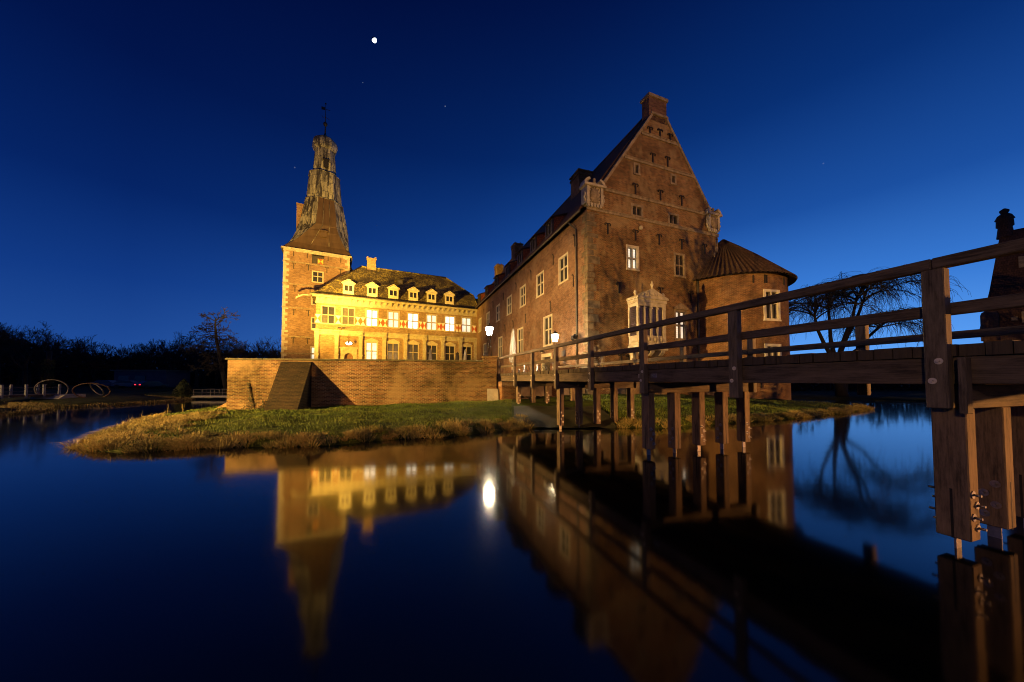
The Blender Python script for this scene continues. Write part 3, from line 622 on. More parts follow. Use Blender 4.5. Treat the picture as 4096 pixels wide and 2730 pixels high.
# cornice with corbels, entablature, pilasters
b = MB(); b.M = FW.M
for z0, z1, pr in ((14.42,14.62,.12),(14.62,14.9,.07),(15.42,15.6,.55),(15.6,15.8,.72)): b.box(WL-pr,0,0,pr,z0,z1)
x = WL+.1
while x < -.2: b.prismx([(0,14.9),(.1,14.9),(.16,15.0),(.5,15.42),(0,15.42)],x,x+.3); x += .92
b.box(WL,0,0,.05,14.9,15.42); b.M = None; b.build('cornice', M['stone'], wing)
b = MB(); b.M = FW.M
for z0, z1, pr in ((9.45,9.62,.12),(9.62,9.98,.08),(9.98,10.12,.3),(10.12,10.26,.42)): b.box(WL-pr,-.02,0,pr,z0,z1)
PIL = [-26.87,-24.05,-20.5,-16.8,-13.3,-10.0,-6.68,-3.3,-.3]
for s in PIL: b.box(s-.33,s+.33,0,.34,9.62,9.975); b.box(s-.4,s+.4,0,.55,9.985,10.27)
b.M = None; b.build('entablature', M['stone'], wing)
for s in PIL:
    b = MB(); b.M = FW.M; b.box(s-.28,s+.28,0,.26,2.6,9.05); b.box(s-.31,s+.31,0,.3,8.95,9.06); b.box(s-.36,s+.36,0,.36,9.32,9.46)
    b.loft([[(s-a,0,z),(s+a,0,z),(s+a,y,z),(s-a,y,z)] for a, y, z in ((.27,.26,9.06),(.36,.36,9.32))]); b.box(s-.36,s+.36,0,.36,6.2,6.36); b.M = None; b.build('pilaster', M['stone'], wing)
# arched door with stone surround
b = MB(); b.M = FW.M; mc = (D0+D1)/2; ro, ri = (D1-D0)/2+.12, (D1-D0)/2
arc = lambda rr, n_=14: [(mc+rr*math.cos(math.pi*k/n_), DT+rr*math.sin(math.pi*k/n_)) for k in range(n_+1)]
oA, iA = arc(ro+.12), arc(ri-.06)
for k in range(14): b.prism([oA[k],oA[k+1],iA[k+1],iA[k]],-.3,.1)
for sg in (-1,1): b.box(mc+sg*(ri-.06) if sg > 0 else mc-ri-.5, mc+ri+.5 if sg > 0 else mc-(ri-.06),-.3,.095,2.6,DT-.002)
b.prism([(mc-ri-.5,DT),(mc-ro-.12,DT)]+oA[::-1][0:8]+[(mc,7.35),(mc-ri-.5,7.35)],-.02,.08); b.prism([(mc+ri+.5,DT),(mc+ri+.5,7.35),(mc,7.35)]+oA[7::-1],-.02,.08)
b.box(mc-ri-.7,mc+ri+.7,0,.28,7.35,7.55); b.M = None; dsr = b.build('door_surround', M['stone'], wing)
b = MB(); b.M = FW.M; b.box(D0-.05,D1+.05,-.34,-.3,2.6,6.65); b.M = None; b.build('door', plain('oak_door',(.2,.1,.05),.6,.2), dsr)
# hipped roof with a kink over the dormers
rp = [(.78,15.8),(-.2,16.4),(-1.9,18.95),(-5.0,22.75)]; sl = [WL-.78,WL+.2,WL+2.6,-20.35]; sr = [.3,.3,.0,-4.75]
rb = MB(); rb.M = FW.M
for k in range(3):
    (o0,z0),(o1,z1) = rp[k],rp[k+1]
    rb.face([(sl[k],o0,z0),(sr[k],o0,z0),(sr[k+1],o1,z1),(sl[k+1],o1,z1)]); bo0, bo1 = -10-o0, -10-o1
    rb.face([(sl[k],bo0,z0),(sr[k],bo0,z0),(sr[k+1],bo1,z1),(sl[k+1],bo1,z1)])
    rb.face([(sl[k],o0,z0),(sl[k],bo0,z0),(sl[k+1],bo1,z1),(sl[k+1],o1,z1)]); rb.face([(sr[k],o0,z0),(sr[k],bo0,z0),(sr[k+1],bo1,z1),(sr[k+1],o1,z1)])
rb.face([(sl[0],.78,15.8),(sr[0],.78,15.8),(sr[0],-10.78,15.8),(sl[0],-10.78,15.8)])
# lead rolls over hips, kink and ridge
rb.tube([(sl[3],-5,22.8),(sr[3],-5,22.8)],.14,6); rb.tube([(sl[k],rp[k][0],rp[k][1]+.03) for k in range(4)],.1,6); rb.tube([(sr[k],rp[k][0],rp[k][1]+.03) for k in range(1,4)],.1,6); rb.tube([(sl[2],-1.9,18.98),(sr[2],-1.9,18.98)],.07,5)
rb.M = None; wroof = rb.build('roof', M['roof_slate'], wing)
g = MB(); g.M = FW.M; g.tube([(WL-.8,.86,15.78),(-.5,.86,15.78)],.1,8); g.M = None; g.build('gutter', M['zinc'], wing)
for s in (-22.44,-18.8,-15.38,-11.98,-8.72,-5.4):
    b = MB(); b.M = FW.M; h_ = .83; y = -.12
    b.box(s-h_,s-h_+.26,y-.14,y,16.9,18.0); b.box(s+h_-.26,s+h_,y-.14,y,16.9,18.0); b.box(s-h_,s+h_,y-.14,y+.02,16.35,16.9); b.box(s-h_+.26,s+h_-.26,y-.14,y,17.82,18.0); b.box(s-.07,s+.07,y-.14,y-.01,16.9,17.82)
    b.box(s-h_-.12,s+h_+.12,y-.16,y+.16,18.0,18.14); b.prism([(s-h_-.1,18.14),(s+h_+.1,18.14),(s,18.72)],y-.16,y+.05)
    for sg in (-1,1): strip(b,(s+sg*(h_+.22),18.1),(s,18.78),.1*(-sg),y-.16,y+.17)
    b.M = None; do = b.build('dormer', M['cream'], wroof)
    b = MB(); b.M = FW.M
    for sg in (-1,1):
        b.face([(s+sg*h_*.98,y-.1,16.4),(s+sg*h_*.98,y-.1,18.1),(s+sg*h_*.98,-1.7,18.5),(s+sg*h_*.98,-1.45,18.15)])
        thick(b,[FW.P(0)] and [(s+sg*(h_+.15),y+.02,18.14),(s,y+.02,18.76),(s,-2.15,18.98),(s+sg*(h_+.15),-1.5,18.24)],.06)
    b.M = None; b.build('dormer_roof', M['roof_slate'], do)
    b = MB(); b.M = FW.M; b.face([(s-h_+.2,y-.09,16.85),(s+h_-.2,y-.09,16.85),(s+h_-.2,y-.09,17.9),(s-h_+.2,y-.09,17.9)]); b.M = None; b.build('pane', M['dark_glass'], do, recalc=False)
b = MB(); b.M = FW.M; b.box(-19.45,-17.95,-5.5,-4.6,21.5,24.25); b.box(-19.55,-17.85,-5.6,-4.5,24.25,24.45); b.box(-19.5,-19.2,-5.4,-4.7,24.45,24.7); b.box(-18.2,-17.9,-5.4,-4.7,24.45,24.7); b.M = None; b.build('chimney', M['brick_wing'], wroof)
b = MB(); b.M = FW.M; b.box(-14.5,-13.4,-3.4,-2.5,19.8,20.55); b.box(-14.62,-13.28,-3.6,-2.35,20.55,20.64); b.M = None; sk = b.build('roof_hatch', M['sash'], wroof)
b = MB(); b.M = FW.M; b.face([(-14.3,-2.49,19.9),(-13.6,-2.49,19.9),(-13.6,-2.49,20.4),(-14.3,-2.49,20.4)]); b.M = None; b.build('pane', M['grey_glass'], sk, recalc=False)
# dragon spout at the eave corner
b = MB(); b.M = FW.M; b.tube([(WL-.5,.7,15.5),(WL-1.1,.95,15.35),(WL-1.7,1.2,15.3),(WL-2.2,1.4,14.95),(WL-2.6,1.55,14.7)],[.1,.11,.1,.14,.05],7)
b.tube([(WL-2.2,1.4,15.05),(WL-2.3,1.42,15.35)],[.08,.01],5); b.tube([(WL-2.3,1.4,14.85),(WL-2.6,1.5,14.5)],[.07,.03],5); b.M = None; b.build('dragon_spout', M['stone'], wing)
# low link roof in the corner between wing and house
b = MB(); b.M = FW.M; b.prism([(-3.5,15.8),(4,15.8),(4,19.6),(-.5,19.6)],-9.5,-6.5); b.M = None; b.build('link_roof', M['roof_slate'], wing)

# ------------------------------------------------------------------ square tower with the lead spire
FTW = Frame((-39.959,59.0), (.886,.4637)); TW = 10.45
tower = thing('spire_tower', 'tall square brick castle tower with a stepped streaked lead spire', 'castle tower', (*FTW.P(5.2,-5.2)[:2],2.6))
mb = MB(); WS = 5.25
wall(mb, FTW, 0, TW, 2.4, 25.4, [hole(WS,19.95,21.85,1.6),hole(WS,15.85,17.2,1.6),hole(WS,11.25,13.4,1.6),hole(WS,5.5,8.1,1.6),(4.3,6.22,23.3,24.85)], depth=.45)
for a, fl in (((FTW.P(0)[:2]),True),((FTW.P(TW)[:2]),False)): wall(mb, Frame(a, (-FTW.n[0],-FTW.n[1]), fl), 0, 12, 2.4, 25.4)
wall(mb, Frame(FTW.P(0,-12)[:2], FTW.d, True), 0, TW, 2.4, 25.4)
mb.build('wall', M['brick_tower'], tower)
for z0, z1, pm in ((19.95,21.85,'dark_glass'),(15.85,17.2,'dark_glass'),(11.25,13.4,'dark_glass'),(5.5,8.1,'lit_soft')): window(tower, FTW, WS, z0, z1, 1.6, M[pm], rows=(.55,))
b = MB(); b.M = FTW.M; b.face([(4.2,-.44,23.2),(6.3,-.44,23.2),(6.3,-.44,24.9),(4.2,-.44,24.9)]); b.box(4.15,6.4,-.4,.05,24.85,25.05); b.M = None; nb = b.build('niche', M['sash'], tower, recalc=False)
b = MB(); b.M = FTW.M; b.box(5.2,6.1,-.25,-.18,23.35,24.35); b.M = None; so = b.build('shutter', M['shutter_yellow'], tower)
b = MB(); b.M = FTW.M; b.prism([(5.21,24.34),(6.09,24.34),(5.65,23.85)],-.2,-.172); b.prism([(5.21,23.36),(6.09,23.36),(5.65,23.85)],-.2,-.172); b.M = None; b.build('painted_triangles', M['shutter_red'], so)
for z in (6.87,9.83,14.95,19.12,23.08):
    b = MB(); b.M = FTW.M; b.box(-.1,TW+.1,0,.12,z-.11,z+.1); b.M = None; b.build('string_course', M['stone_dirty'], tower)
b = MB(); b.M = FTW.M; b.box(-.05,TW+.05,0,.1,24.95,25.3); b.box(-.3,TW+.3,0,.32,25.3,25.5)
for k in range(17): b.box(.2+k*.62,.42+k*.62,0,.3,25.05,25.3)
b.M = None; b.build('eaves_cornice', M['stone'], tower)
b = MB(); b.M = FTW.M; z = 2.6; k = 0
while z < 25: 
    h = rnd.uniform(.38,.6)
    for x0, sg in ((0,1),(TW,-1)):
        L = (.85 if (k+ (sg > 0)) % 2 else .45)+rnd.uniform(-.1,.1); x = x0-sg*.03; b.box(min(x,x+sg*L),max(x,x+sg*L),-.2,.035,z+.015,z+h-.015)
    z += h; k += 1
b.M = None; b.build('quoins', M['stone'], tower)
for s, z in ((1.55,22.8),(3.75,22.85),(6.7,22.85),(8.95,22.85),(1.8,18.8),(4.1,18.8),(6.7,18.8),(1.5,25.1),(3.55,25.1),(6.85,25.1),(8.95,25.1),(1.7,14.6),(3.9,14.6),(1.7,9.6),(3.9,9.6)): an = MB(); anchor(an, FTW, s, z, 1.0); an.build('wall_anchor', M['iron'], tower)
ax = FTW.P(5.2+.65,-5.5); SPC = (ax[0], ax[1]); base_c = FTW.P(TW/2,-6.0)
def spring(a, z, bl, tw=0, cen=None):
    cen = cen or SPC; pts = []; ang0 = math.atan2(FTW.d[1],FTW.d[0])
    for k in range(8):
        t = R(22.5+45*k)+R(tw); oc = Vector((math.cos(t),math.sin(t)))*a/math.cos(R(22.5)); qd = R(45+90*(k//2)); sq = Vector((math.cos(qd),math.sin(qd)))*a*math.sqrt(2); p = sq.lerp(oc, bl)
        pts.append((cen[0]+p.x*math.cos(ang0)-p.y*math.sin(ang0), cen[1]+p.x*math.sin(ang0)+p.y*math.cos(ang0), z))
    return pts
def cen_at(t): return (base_c[0]*(1-t)+SPC[0]*t, base_c[1]*(1-t)+SPC[1]*t)
rows = [(5.75,25.5,0,0,0),(5.3,26.15,.06,0,.2),(4.9,27.0,.2,1,.4),(4.6,28.3,.45,3,.7),(4.38,29.8,.75,5,.9),(4.2,31.2,1,8,1),(3.85,33.3,1,9,1),(3.2,36.75,1,9,1)]
b = MB(); rg = [spring(a,z,bl,tw,cen_at(t)) for a,z,bl,tw,t in rows]; ids = [[b.pt(p) for p in r_] for r_ in rg]
ang_t = math.atan2(FTW.d[1],FTW.d[0])
for a, c in zip(ids[:-1], ids[1:]):
    for k in range(8):
        b.fi((a[k],a[(k+1)%8],c[(k+1)%8],c[k]), 1 if k == 5 else 0)
b.fi(ids[-1]); b.fi(ids[0][::-1])
for r1, z1, r2, z2 in ((3.02,36.75,2.6,42.35),(2.02,42.35,1.68,47.6)): b.loft([spring(r1,z1,1,9),spring(r2,z2,1,9)])
for a, zz in ((3.28,36.72),(2.68,42.3)): b.loft([spring(a,zz,1,9),spring(a,zz+.12,1,9)])
prof = [(1.75,47.55),(2.0,47.95),(2.14,48.5),(2.12,49.1),(1.85,49.7),(1.3,50.2),(.6,50.6),(.28,50.95),(.14,51.4)]
b.loft([spring(a,z,1,9) for a, z in prof])
# standing seams
for k in range(8):
    for f_ in (.33,.67):
        pts = [tuple(Vector(r_[k]).lerp(Vector(r_[(k+1)%8]), f_)) for r_ in rg[2:]]; b.tube(pts,.035,4)
        for r1, z1, r2, z2 in ((3.02,36.75,2.6,42.35),(2.02,42.35,1.68,47.6)): A, B_ = spring(r1,z1,1,9), spring(r2,z2,1,9); b.tube([tuple(Vector(A[k]).lerp(Vector(A[(k+1)%8]),f_)), tuple(Vector(B_[k]).lerp(Vector(B_[(k+1)%8]),f_))],.03,4)
spire = b.build('spire', [M['lead'], M['copper']], tower)
b = MB(); c = Vector(spring(4.45,29.3,1,5)[5]).lerp(Vector(spring(4.45,29.3,1,5)[6]),.45); b.M = Frame((c.x,c.y), FTW.d).M; b.box(-.5,.5,-1,.35,28.7,29.7); b.prism([(-.7,29.7),(.7,29.7),(.6,29.95),(-.6,29.95)],-1,.5); b.M = None; b.build('spire_hatch', M['copper'], spire)
b = MB(); c = Vector(spring(2.0,44.5,1,9)[5]).lerp(Vector(spring(2.0,44.5,1,9)[6]),.5); b.M = Frame((c.x,c.y), FTW.d).M; b.box(-.42,.42,-.8,.25,43.4,44.9); b.box(-.55,.55,-.8,.4,44.9,45.0); b.M = None; b.build('spire_louvre', M['iron'], spire)
b = MB(); b.lathe([(.16,51.2),(.09,52.9)],SPC,10); b.lathe([(.05,52.85),(.3,53.0),(.42,53.3),(.3,53.6),(.05,53.75)],SPC,14); b.lathe([(.07,53.7),(.04,57.6)],SPC,8)
b.M = Frame(SPC, (.868,.496)).M; b.lathe([(.02,57.3),(.14,57.45),(.14,57.6),(.02,57.75)],(0,0),8)
b.prism([(-.75,56.1),(-.1,56.2),(-.1,56.75),(-.75,56.7)],-.03,.03); b.tube([(.1,0,56.4),(.8,0,56.45)],.05,5); b.tube([(-.65,0,54.9),(-.45,0,54.6),(0,0,54.75),(.45,0,54.6),(.7,0,54.55)],.045,5); b.tube([(0,-.6,54.9),(0,.6,54.9)],.045,5); b.M = None
b.build('weather_vane', M['iron'], spire)
b = MB(); b.M = FTW.M; b.box(1.25,2.5,-7.2,-5.9,26,36.2); b.box(1.15,2.6,-7.3,-5.8,36.2,36.4); b.M = None; b.build('tower_chimney', M['brick_tower'], tower)
# lean-to roof behind the tower's right edge
b = MB(); b.M = FTW.M; b.prism([(TW-.5,18.5),(TW+3.4,18.5),(TW+.15,25.2),(TW-.5,25.2)],-8,-3.5); b.M = None; b.build('lean_to_roof', M['roof_slate'], tower)

# ------------------------------------------------------------------ terrace wall and courtyard
FTR = Frame((-17.426,20.9), (.9884,.1518)); WLEN = 15.64
tw_ = thing('terrace_wall', 'long red brick terrace wall with stone coping and one sloping buttress', 'wall', (*FTR.P(8)[:2],.3))
mb = MB(); mb.M = FTR.M; mb.box(0,WLEN,-.45,0,-.3,3.4); mb.box(0,.45,-26,-.45,-.3,3.4); mb.box(-.02,WLEN+.0,-.02,.03,2.15,2.17)
mb.prismx([(-1.8-.4,1.95),(-3.4,1.95),(-3.4,-.3),(-2.2,-.3)],-.02,0)
mb.prism([(0,1.6),(0,-.3),(-2.3,-.3),(-2.3,.2)],-3.3,-2.6); mb.M = None; mb.build('brickwork', M['brick_wall'], tw_)
b = MB(); b.M = FTR.M; x = -.12
while x < WLEN-.3: L = min(rnd.uniform(1.5,2.1), WLEN-x); b.box(x+.006,x+L-.006,-.55,.1,3.4,3.51); x += L
b.box(-.12,.55,-26,-.56,3.4,3.5); b.M = None; b.build('coping', M['coping'], tw_, bevel=.012)
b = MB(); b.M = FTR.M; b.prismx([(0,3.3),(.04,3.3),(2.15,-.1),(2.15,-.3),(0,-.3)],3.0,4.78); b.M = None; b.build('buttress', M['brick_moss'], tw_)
b = MB(); b.M = FTR.M; b.box(WLEN,WLEN+.9,-.75,.14,-.2,3.66); b.box(WLEN-.06,WLEN+.96,-.81,.2,3.66,3.8); b.M = None; b.build('pier', M['brick_wall'], tw_)
cy = [FTR.P(.45,-.45)[:2], FTR.P(WLEN+.9,-.5)[:2], (2.7,25.0), FL.P(.4,.02)[:2], FL.P(44,.02)[:2], FW.P(-27,-1)[:2], FTW.P(TW,-1)[:2], FTW.P(0,-1)[:2], FTR.P(.4,-26)[:2]]
b = MB(); b.prismz(cy, 1.0, 2.6); tag(b.build('courtyard', M['paving']), kind='structure')

# ------------------------------------------------------------------ timber bridge
FBR = Frame((5.401,4.35), (-.3152,.949)); FBR = Frame((5.401,4.35), (-.3152,.949))     # outward (y) points right, across the deck
BW = 4.35
bridge = thing('timber_bridge', 'long weathered timber footbridge on bolted piles leading to the castle courtyard', 'bridge', (*FBR.P(8,2)[:2],0))
SEND = 20.3; S0 = -17.0
posts = [-2.78*k for k in range(6,0,-1)]+[0,2.78,5.55,8.34,11.2,14.0,16.85,SEND]
dk = MB(); dk.M = FBR.M; s = S0
while s < SEND: g = rnd.uniform(.185,.215); j = rnd.uniform(-.02,.02); dk.box(s+.008,s+g-.006,.12+j,BW-.12+j,2.45,2.6+rnd.uniform(-.008,.008)); s += g
dk.M = None; dk.build('deck', M['wood_deck'], bridge)
def beam(name, s0, s1, y0, y1, z0, z1, mat, bev=.008):
    b = MB(); b.M = FBR.M; b.box(s0,s1,y0,y1,z0,z1); b.M = None; return b.build(name, mat, bridge, bevel=bev)
cuts = [S0,-11.1,-5.55,0,5.55,11.2,16.85,SEND-.05]
for a, c in zip(cuts[:-1], cuts[1:]):
    for y in (.17,1.4,2.75,BW-.37): beam('stringer', a+.006, c-.006, y, y+.2, 2.1+rnd.uniform(-.008,.008), 2.445, M['wood_h'])
for y0, y1 in ((-.01,.13),(BW-.13,BW+.01)):
    for a, c in zip(cuts[:-1], cuts[1:]): beam('handrail', a+.003, c-.003, y0, y1, 3.575, 3.715, M['wood_h'], .012)
for y0, y1 in ((.15,.24),(BW-.24,BW-.15)):
    for a, c in zip(cuts[:-1], cuts[1:]): beam('mid_rail', a+.003, c-.003, y0, y1, 2.98, 3.135, M['wood_h'], .012)
def disc(mb, p, ax_, r_, t, rod, rr=.018, n_=14):
    p = Vector(p); a = Vector(ax_); mb.tube([p, p+a*t], r_, n_, smooth=False); mb.tube([p+a*t, p+a*(t+rod)], rr, 6)
AX = Vector((*FBR.n,0)); AL = Vector((*FBR.d,0))
for s in posts:
    for side in (0,1):
        y0, y1 = ((0,.145) if side == 0 else (BW-.145,BW)); b = MB(); b.M = FBR.M; j = rnd.uniform(-.02,.02)
        b.box(s-.1,s+.1,y0,y1,1.78+j,3.575); b.M = None; po = b.build('post', M['wood_v'], bridge, bevel=.01)
        sg = -1 if side == 0 else 1; yy = -.001 if side == 0 else BW+.001
        for k, z in ((0,2.39),(1,2.14)): b = MB(); disc(b, FBR.P(s+(-.03 if k == 0 else .03),yy,z), AX*sg, .04, .008, .03, .014); b.build('bolt', M['washer'], po)
# joint plates beside the third post
for ds in (-.3,.22):
    b = MB(); b.M = FBR.M; b.box(5.55+ds-.12+(.04 if ds > 0 else 0),5.55+ds+.12,.155,.168,2.22,2.33); b.M = None
    for q_ in (-.06,.05): disc(b, FBR.P(5.55+ds+q_,.155,2.29 if q_ < 0 else 2.25), -AX, .018, .012, .015, .01, 8)
    b.build('joint_plate', M['steel'], bridge)
BENTS = [(-5.55,5),(.0,5),(5.72,5),(11.36,5),(16.95,4)]
for bi, (sb, npile) in enumerate(BENTS):
    beam('cap_beam', sb-.14, sb+.16, .22, BW-.2, 1.79, 2.085, M['wood_h'])
    beam('cleat', sb-.235, sb-.165, .03, .168, 1.74, 2.43, M['wood_v'])
    for k in range(npile):
        y = .24+k*.93; gnd = 0 if sb < 15 else .62
        if k == 3 and npile == 4: y = .24+3.6
        b = MB(); b.M = FBR.M; zb = gnd+.16+rnd.uniform(-.02,.03); b.box(sb-.15,sb+.15,y,y+.22,zb,1.79)
        b.M = None; pl = b.build('pile', M['wood_pile'], bridge, bevel=.012)
        b = MB(); b.M = FBR.M
        if k % 2 == 0: b.box(sb-.01,sb+.014,y-.0015,y+.2215,zb-.002,zb+.62)
        else: b.box(sb-.1515,sb+.1515,y+.1,y+.122,zb-.002,zb+.62)
        b.M = None; b.build('saw_slot', M['iron'], pl)
        b = MB(); b.M = FBR.M
        if k % 2 == 0: b.box(sb-.008,sb+.012,y+.05,y+.17,gnd-.7,zb+.005)
        else: b.box(sb-.06,sb+.06,y+.102,y+.12,gnd-.7,zb+.005)
        b.M = None; b.build('steel_shoe', M['steel'], pl)
        if bi == 0: continue
        for q_ in range(4):
            z = zb+.16+q_*.14; b = MB()
            if k % 2 == 0:
                disc(b, FBR.P(sb-.151,y+(.065 if q_ % 2 else .15),z), -AL, .048, .01, .06, .017)
                if bi == 1: b.tube([Vector(FBR.P(sb-.155,y+(.065 if q_ % 2 else .15),z)), Vector(FBR.P(sb+.22,y+(.065 if q_ % 2 else .15),z))], .016, 6)
            else: disc(b, FBR.P(sb+(-.06 if q_ % 2 else .04),y-.001,z), -AX, .048, .01, .04, .017)
            b.build('pile_bolt', M['steel'], pl)

# brick abutment and dark undercroft below the bridge end
ab = thing('bridge_abutment', 'small orange brick abutment pier carrying the far end of the timber bridge', 'abutment', FBR.P(19.9,.6,.6))
b = MB(); b.M = FBR.M; b.box(19.2,20.4,.0,.95,.2,1.72); b.M = None; b.build('brickwork', M['brick_turret'], ab)
b = MB(); b.M = FBR.M
for k in range(12): b.box(19.17+k*.1,19.26+k*.1,-.03,.98,1.72,2.05)
b.M = None; b.build('soldier_course', M['brick_side'], ab)
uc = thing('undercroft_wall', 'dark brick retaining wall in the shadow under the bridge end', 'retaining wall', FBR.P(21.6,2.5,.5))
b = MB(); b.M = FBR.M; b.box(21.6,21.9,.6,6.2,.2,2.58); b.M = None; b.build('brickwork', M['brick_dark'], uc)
sr_ = thing('storage_rack', 'open timber storage rack standing in the shadow below the bridge deck', 'rack', FBR.P(20.8,2.4,.75))
for y in (1.05,2.2,3.4,4.4):
    b = MB(); b.M = FBR.M; b.box(20.8,20.92,y,y+.12,.6,2.1); b.M = None; b.build('rack_post', M['wood_h'], sr_)
for z in (.8,1.35,1.9):
    b = MB(); b.M = FBR.M; b.box(20.7,20.798,1.0,4.6,z,z+.08); b.M = None; b.build('rack_rail', M['wood_h'], sr_)
for k, (y, z, cc, lab) in enumerate(((1.4,.86,(.05,.05,.06),'dark plastic crate on the lower shelf of the storage rack, nearest the brick abutment'),(2.6,.86,(.2,.19,.18),'pale grey crate on the lower shelf of the storage rack'),(3.7,1.41,(.3,.03,.02),'small red crate on the middle shelf of the storage rack'))):
    b = MB(); b.M = FBR.M; b.box(20.98,21.38,y,y+.55,z,z+.05)
    for q0,q1,q2,q3 in ((20.98,21.38,y,y+.03),(20.98,21.38,y+.52,y+.55),(20.98,21.01,y+.03,y+.52),(21.35,21.38,y+.03,y+.52)): b.box(q0,q1,q2,q3,z+.05,z+.3)
    b.M = None; tag(b.build('crate', plain('crate_%d' % k, cc, .5, .2), loc=FBR.P(21.2,y+.27,z)), lab, 'crate', 'crates under the bridge')
# tarp on the bank below the bridge
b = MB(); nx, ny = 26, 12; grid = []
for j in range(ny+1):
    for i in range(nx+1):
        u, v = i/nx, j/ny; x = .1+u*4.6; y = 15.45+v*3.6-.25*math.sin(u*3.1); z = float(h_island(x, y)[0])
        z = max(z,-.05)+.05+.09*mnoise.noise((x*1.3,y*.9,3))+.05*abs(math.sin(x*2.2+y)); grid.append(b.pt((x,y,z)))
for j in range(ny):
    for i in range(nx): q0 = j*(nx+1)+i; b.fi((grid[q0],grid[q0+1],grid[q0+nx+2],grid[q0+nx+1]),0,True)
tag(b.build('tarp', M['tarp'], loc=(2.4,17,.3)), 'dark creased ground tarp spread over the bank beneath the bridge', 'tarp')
b = MB(); p = FTR.P(WLEN+.6,.22); b.M = Frame(p[:2], FTR.d).M; b.prismx([(.0,1.55),(.06,1.57),(.32,.62),(.26,.6)],-.35,.4); b.M = None
tag(b.build('stone_slab', M['concrete'], loc=(*p[:2],.65)), 'pale stone slab leaning against the foot of the terrace pier', 'slab')
# low parapet from the right lamp pier to the house
pr = thing('courtyard_parapet', 'low dark brick parapet between the right lamp and the house', 'parapet', FBR.P(20.7,4.9,2.6))
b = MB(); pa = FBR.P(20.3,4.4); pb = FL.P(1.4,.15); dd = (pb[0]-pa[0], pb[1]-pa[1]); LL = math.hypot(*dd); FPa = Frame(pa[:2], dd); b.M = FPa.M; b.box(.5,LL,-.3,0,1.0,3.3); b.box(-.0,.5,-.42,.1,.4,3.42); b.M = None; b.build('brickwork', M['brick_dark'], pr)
b = MB(); b.M = FPa.M; b.box(.5,LL,-.36,.05,3.3,3.38); b.box(-.05,.55,-.47,.15,3.42,3.5); b.M = None; b.build('coping', M['stone_dirty'], pr)

# ------------------------------------------------------------------ lanterns
def lantern(x, y, z, label):
    t = thing('street_lamp', label, 'street lamp', (x,y,z), 'lanterns at the end of the bridge')
    b = MB()
    for k in range(4): a = R(45+90*k); b.tube([(x+.22*math.cos(a),y+.22*math.sin(a),z),(x+.12*math.cos(a),y+.12*math.sin(a),z+.7),(x+.1*math.cos(a),y+.1*math.sin(a),z+1.45)],.018,5)
    b.lathe([(.13,z+.65),(.13,z+.7)],(x,y),8,cap=True); b.lathe([(.16,z+1.43),(.16,z+1.48)],(x,y),8,cap=True); b.build('stand', M['iron'], t)
    b = MB(); b.lathe([(.15,z+1.49),(.27,z+2.0)],(x,y),6,cap=True,smooth=False); b.build('lantern_glass', M['lamp'], t)
    b = MB()
    for k in range(6): a = 2*math.pi*k/6; b.tube([(x+.158*math.cos(a),y+.158*math.sin(a),z+1.48),(x+.28*math.cos(a),y+.28*math.sin(a),z+2.01)],.012,4)
    b.lathe([(.31,z+2.01),(.33,z+2.04),(.2,z+2.14),(.07,z+2.2),(.05,z+2.28),(.01,z+2.33)],(x,y),6,cap=True,smooth=False); b.build('lantern_roof', M['iron'], t)
    return t
PX, PY = FTR.P(WLEN+.45,-.3)[:2]
l1 = lantern(PX, PY, 3.8, 'glowing lantern on iron legs on the terrace pier at the left end of the bridge')
dup(l1, (3.17-PX,25.02-PY,3.5-3.8), 'glowing lantern on iron legs beside the parapet, nearer the brick house')

# ------------------------------------------------------------------ courtyard furniture
def parasol(x, y, z0, H, m, label, seed, pole=True):
    t = thing('closed_parasol', label, 'parasol', (x,y,z0), 'closed parasols in the courtyard'); rr = random.Random(seed)
    b = MB(); n_ = 16; prof = ((.13,.95),(.24,1.15),(.26,1.7),(.23,2.4),(.17,3.0),(.1,H-.15),(.03,H))
    b.loft([[(x+(r_*(1+.16*math.sin(k*math.pi*.75+z*1.5)))*math.cos(2*math.pi*k/n_)+.02*z, y+(r_*(1+.16*math.cos(k*2.3+z)))*math.sin(2*math.pi*k/n_), z0+z) for k in range(n_)] for r_, z in prof], smooth=True); b.build('cover', m, t)
    b = MB(); b.lathe([(.035,0),(.035,.97)] and [(.035,z0),(.035,z0+.97)],(x,y),8); b.lathe([(.3,z0),(.3,z0+.08),(.06,z0+.14)],(x,y),12); b.build('pole', M['steel'], t)
parasol(.02,27.6,2.6,3.75,M['white_cloth'],'tall closed white parasol beside the bridge end, in front of the brick house',1)
parasol(-10.35,43,2.6,3.55,M['white_cloth'],'closed white parasol before the wing, left one of the distant pair',2)
parasol(-5.95,43,2.6,3.5,M['white_cloth'],'closed white parasol before the wing, right one of the distant pair',3)
parasol(-6.95,43,2.6,3.1,M['dark_cloth'],'closed parasol in a dark cover between the two distant white parasols',4)
def bollard(x, y, H, label):
    b = MB(); b.lathe([(.11,2.6),(.085,2.63),(.085,2.6+H),(.07,2.62+H)],(x,y),14,cap=True); b.lathe([(.1,2.6+H*.72),(.1,2.6+H*.76)],(x,y),14,cap=True)
    tag(b.build('steel_bollard', M['steel'], loc=(x,y,2.6)), label, 'bollard', 'steel bollards in the courtyard')
for px_, H, lab in ((1204.6,.72,'shorter slim steel bollard behind the bridge rail'),(1234,.92,'taller slim steel bollard behind the bridge rail, next to the iron fence'),(1193,.42,'stubby steel bollard just right of the tall white parasol')):
    y = 27.3; bollard((px_-1176.5)/784.3*y, y, H, lab)
fe = thing('iron_fence', 'low curly wrought iron fence in front of the cellar door', 'fence', (2.0,28.3,2.6))
b = MB(); b.M = Frame((1.2,28.0),(.93,.36)).M
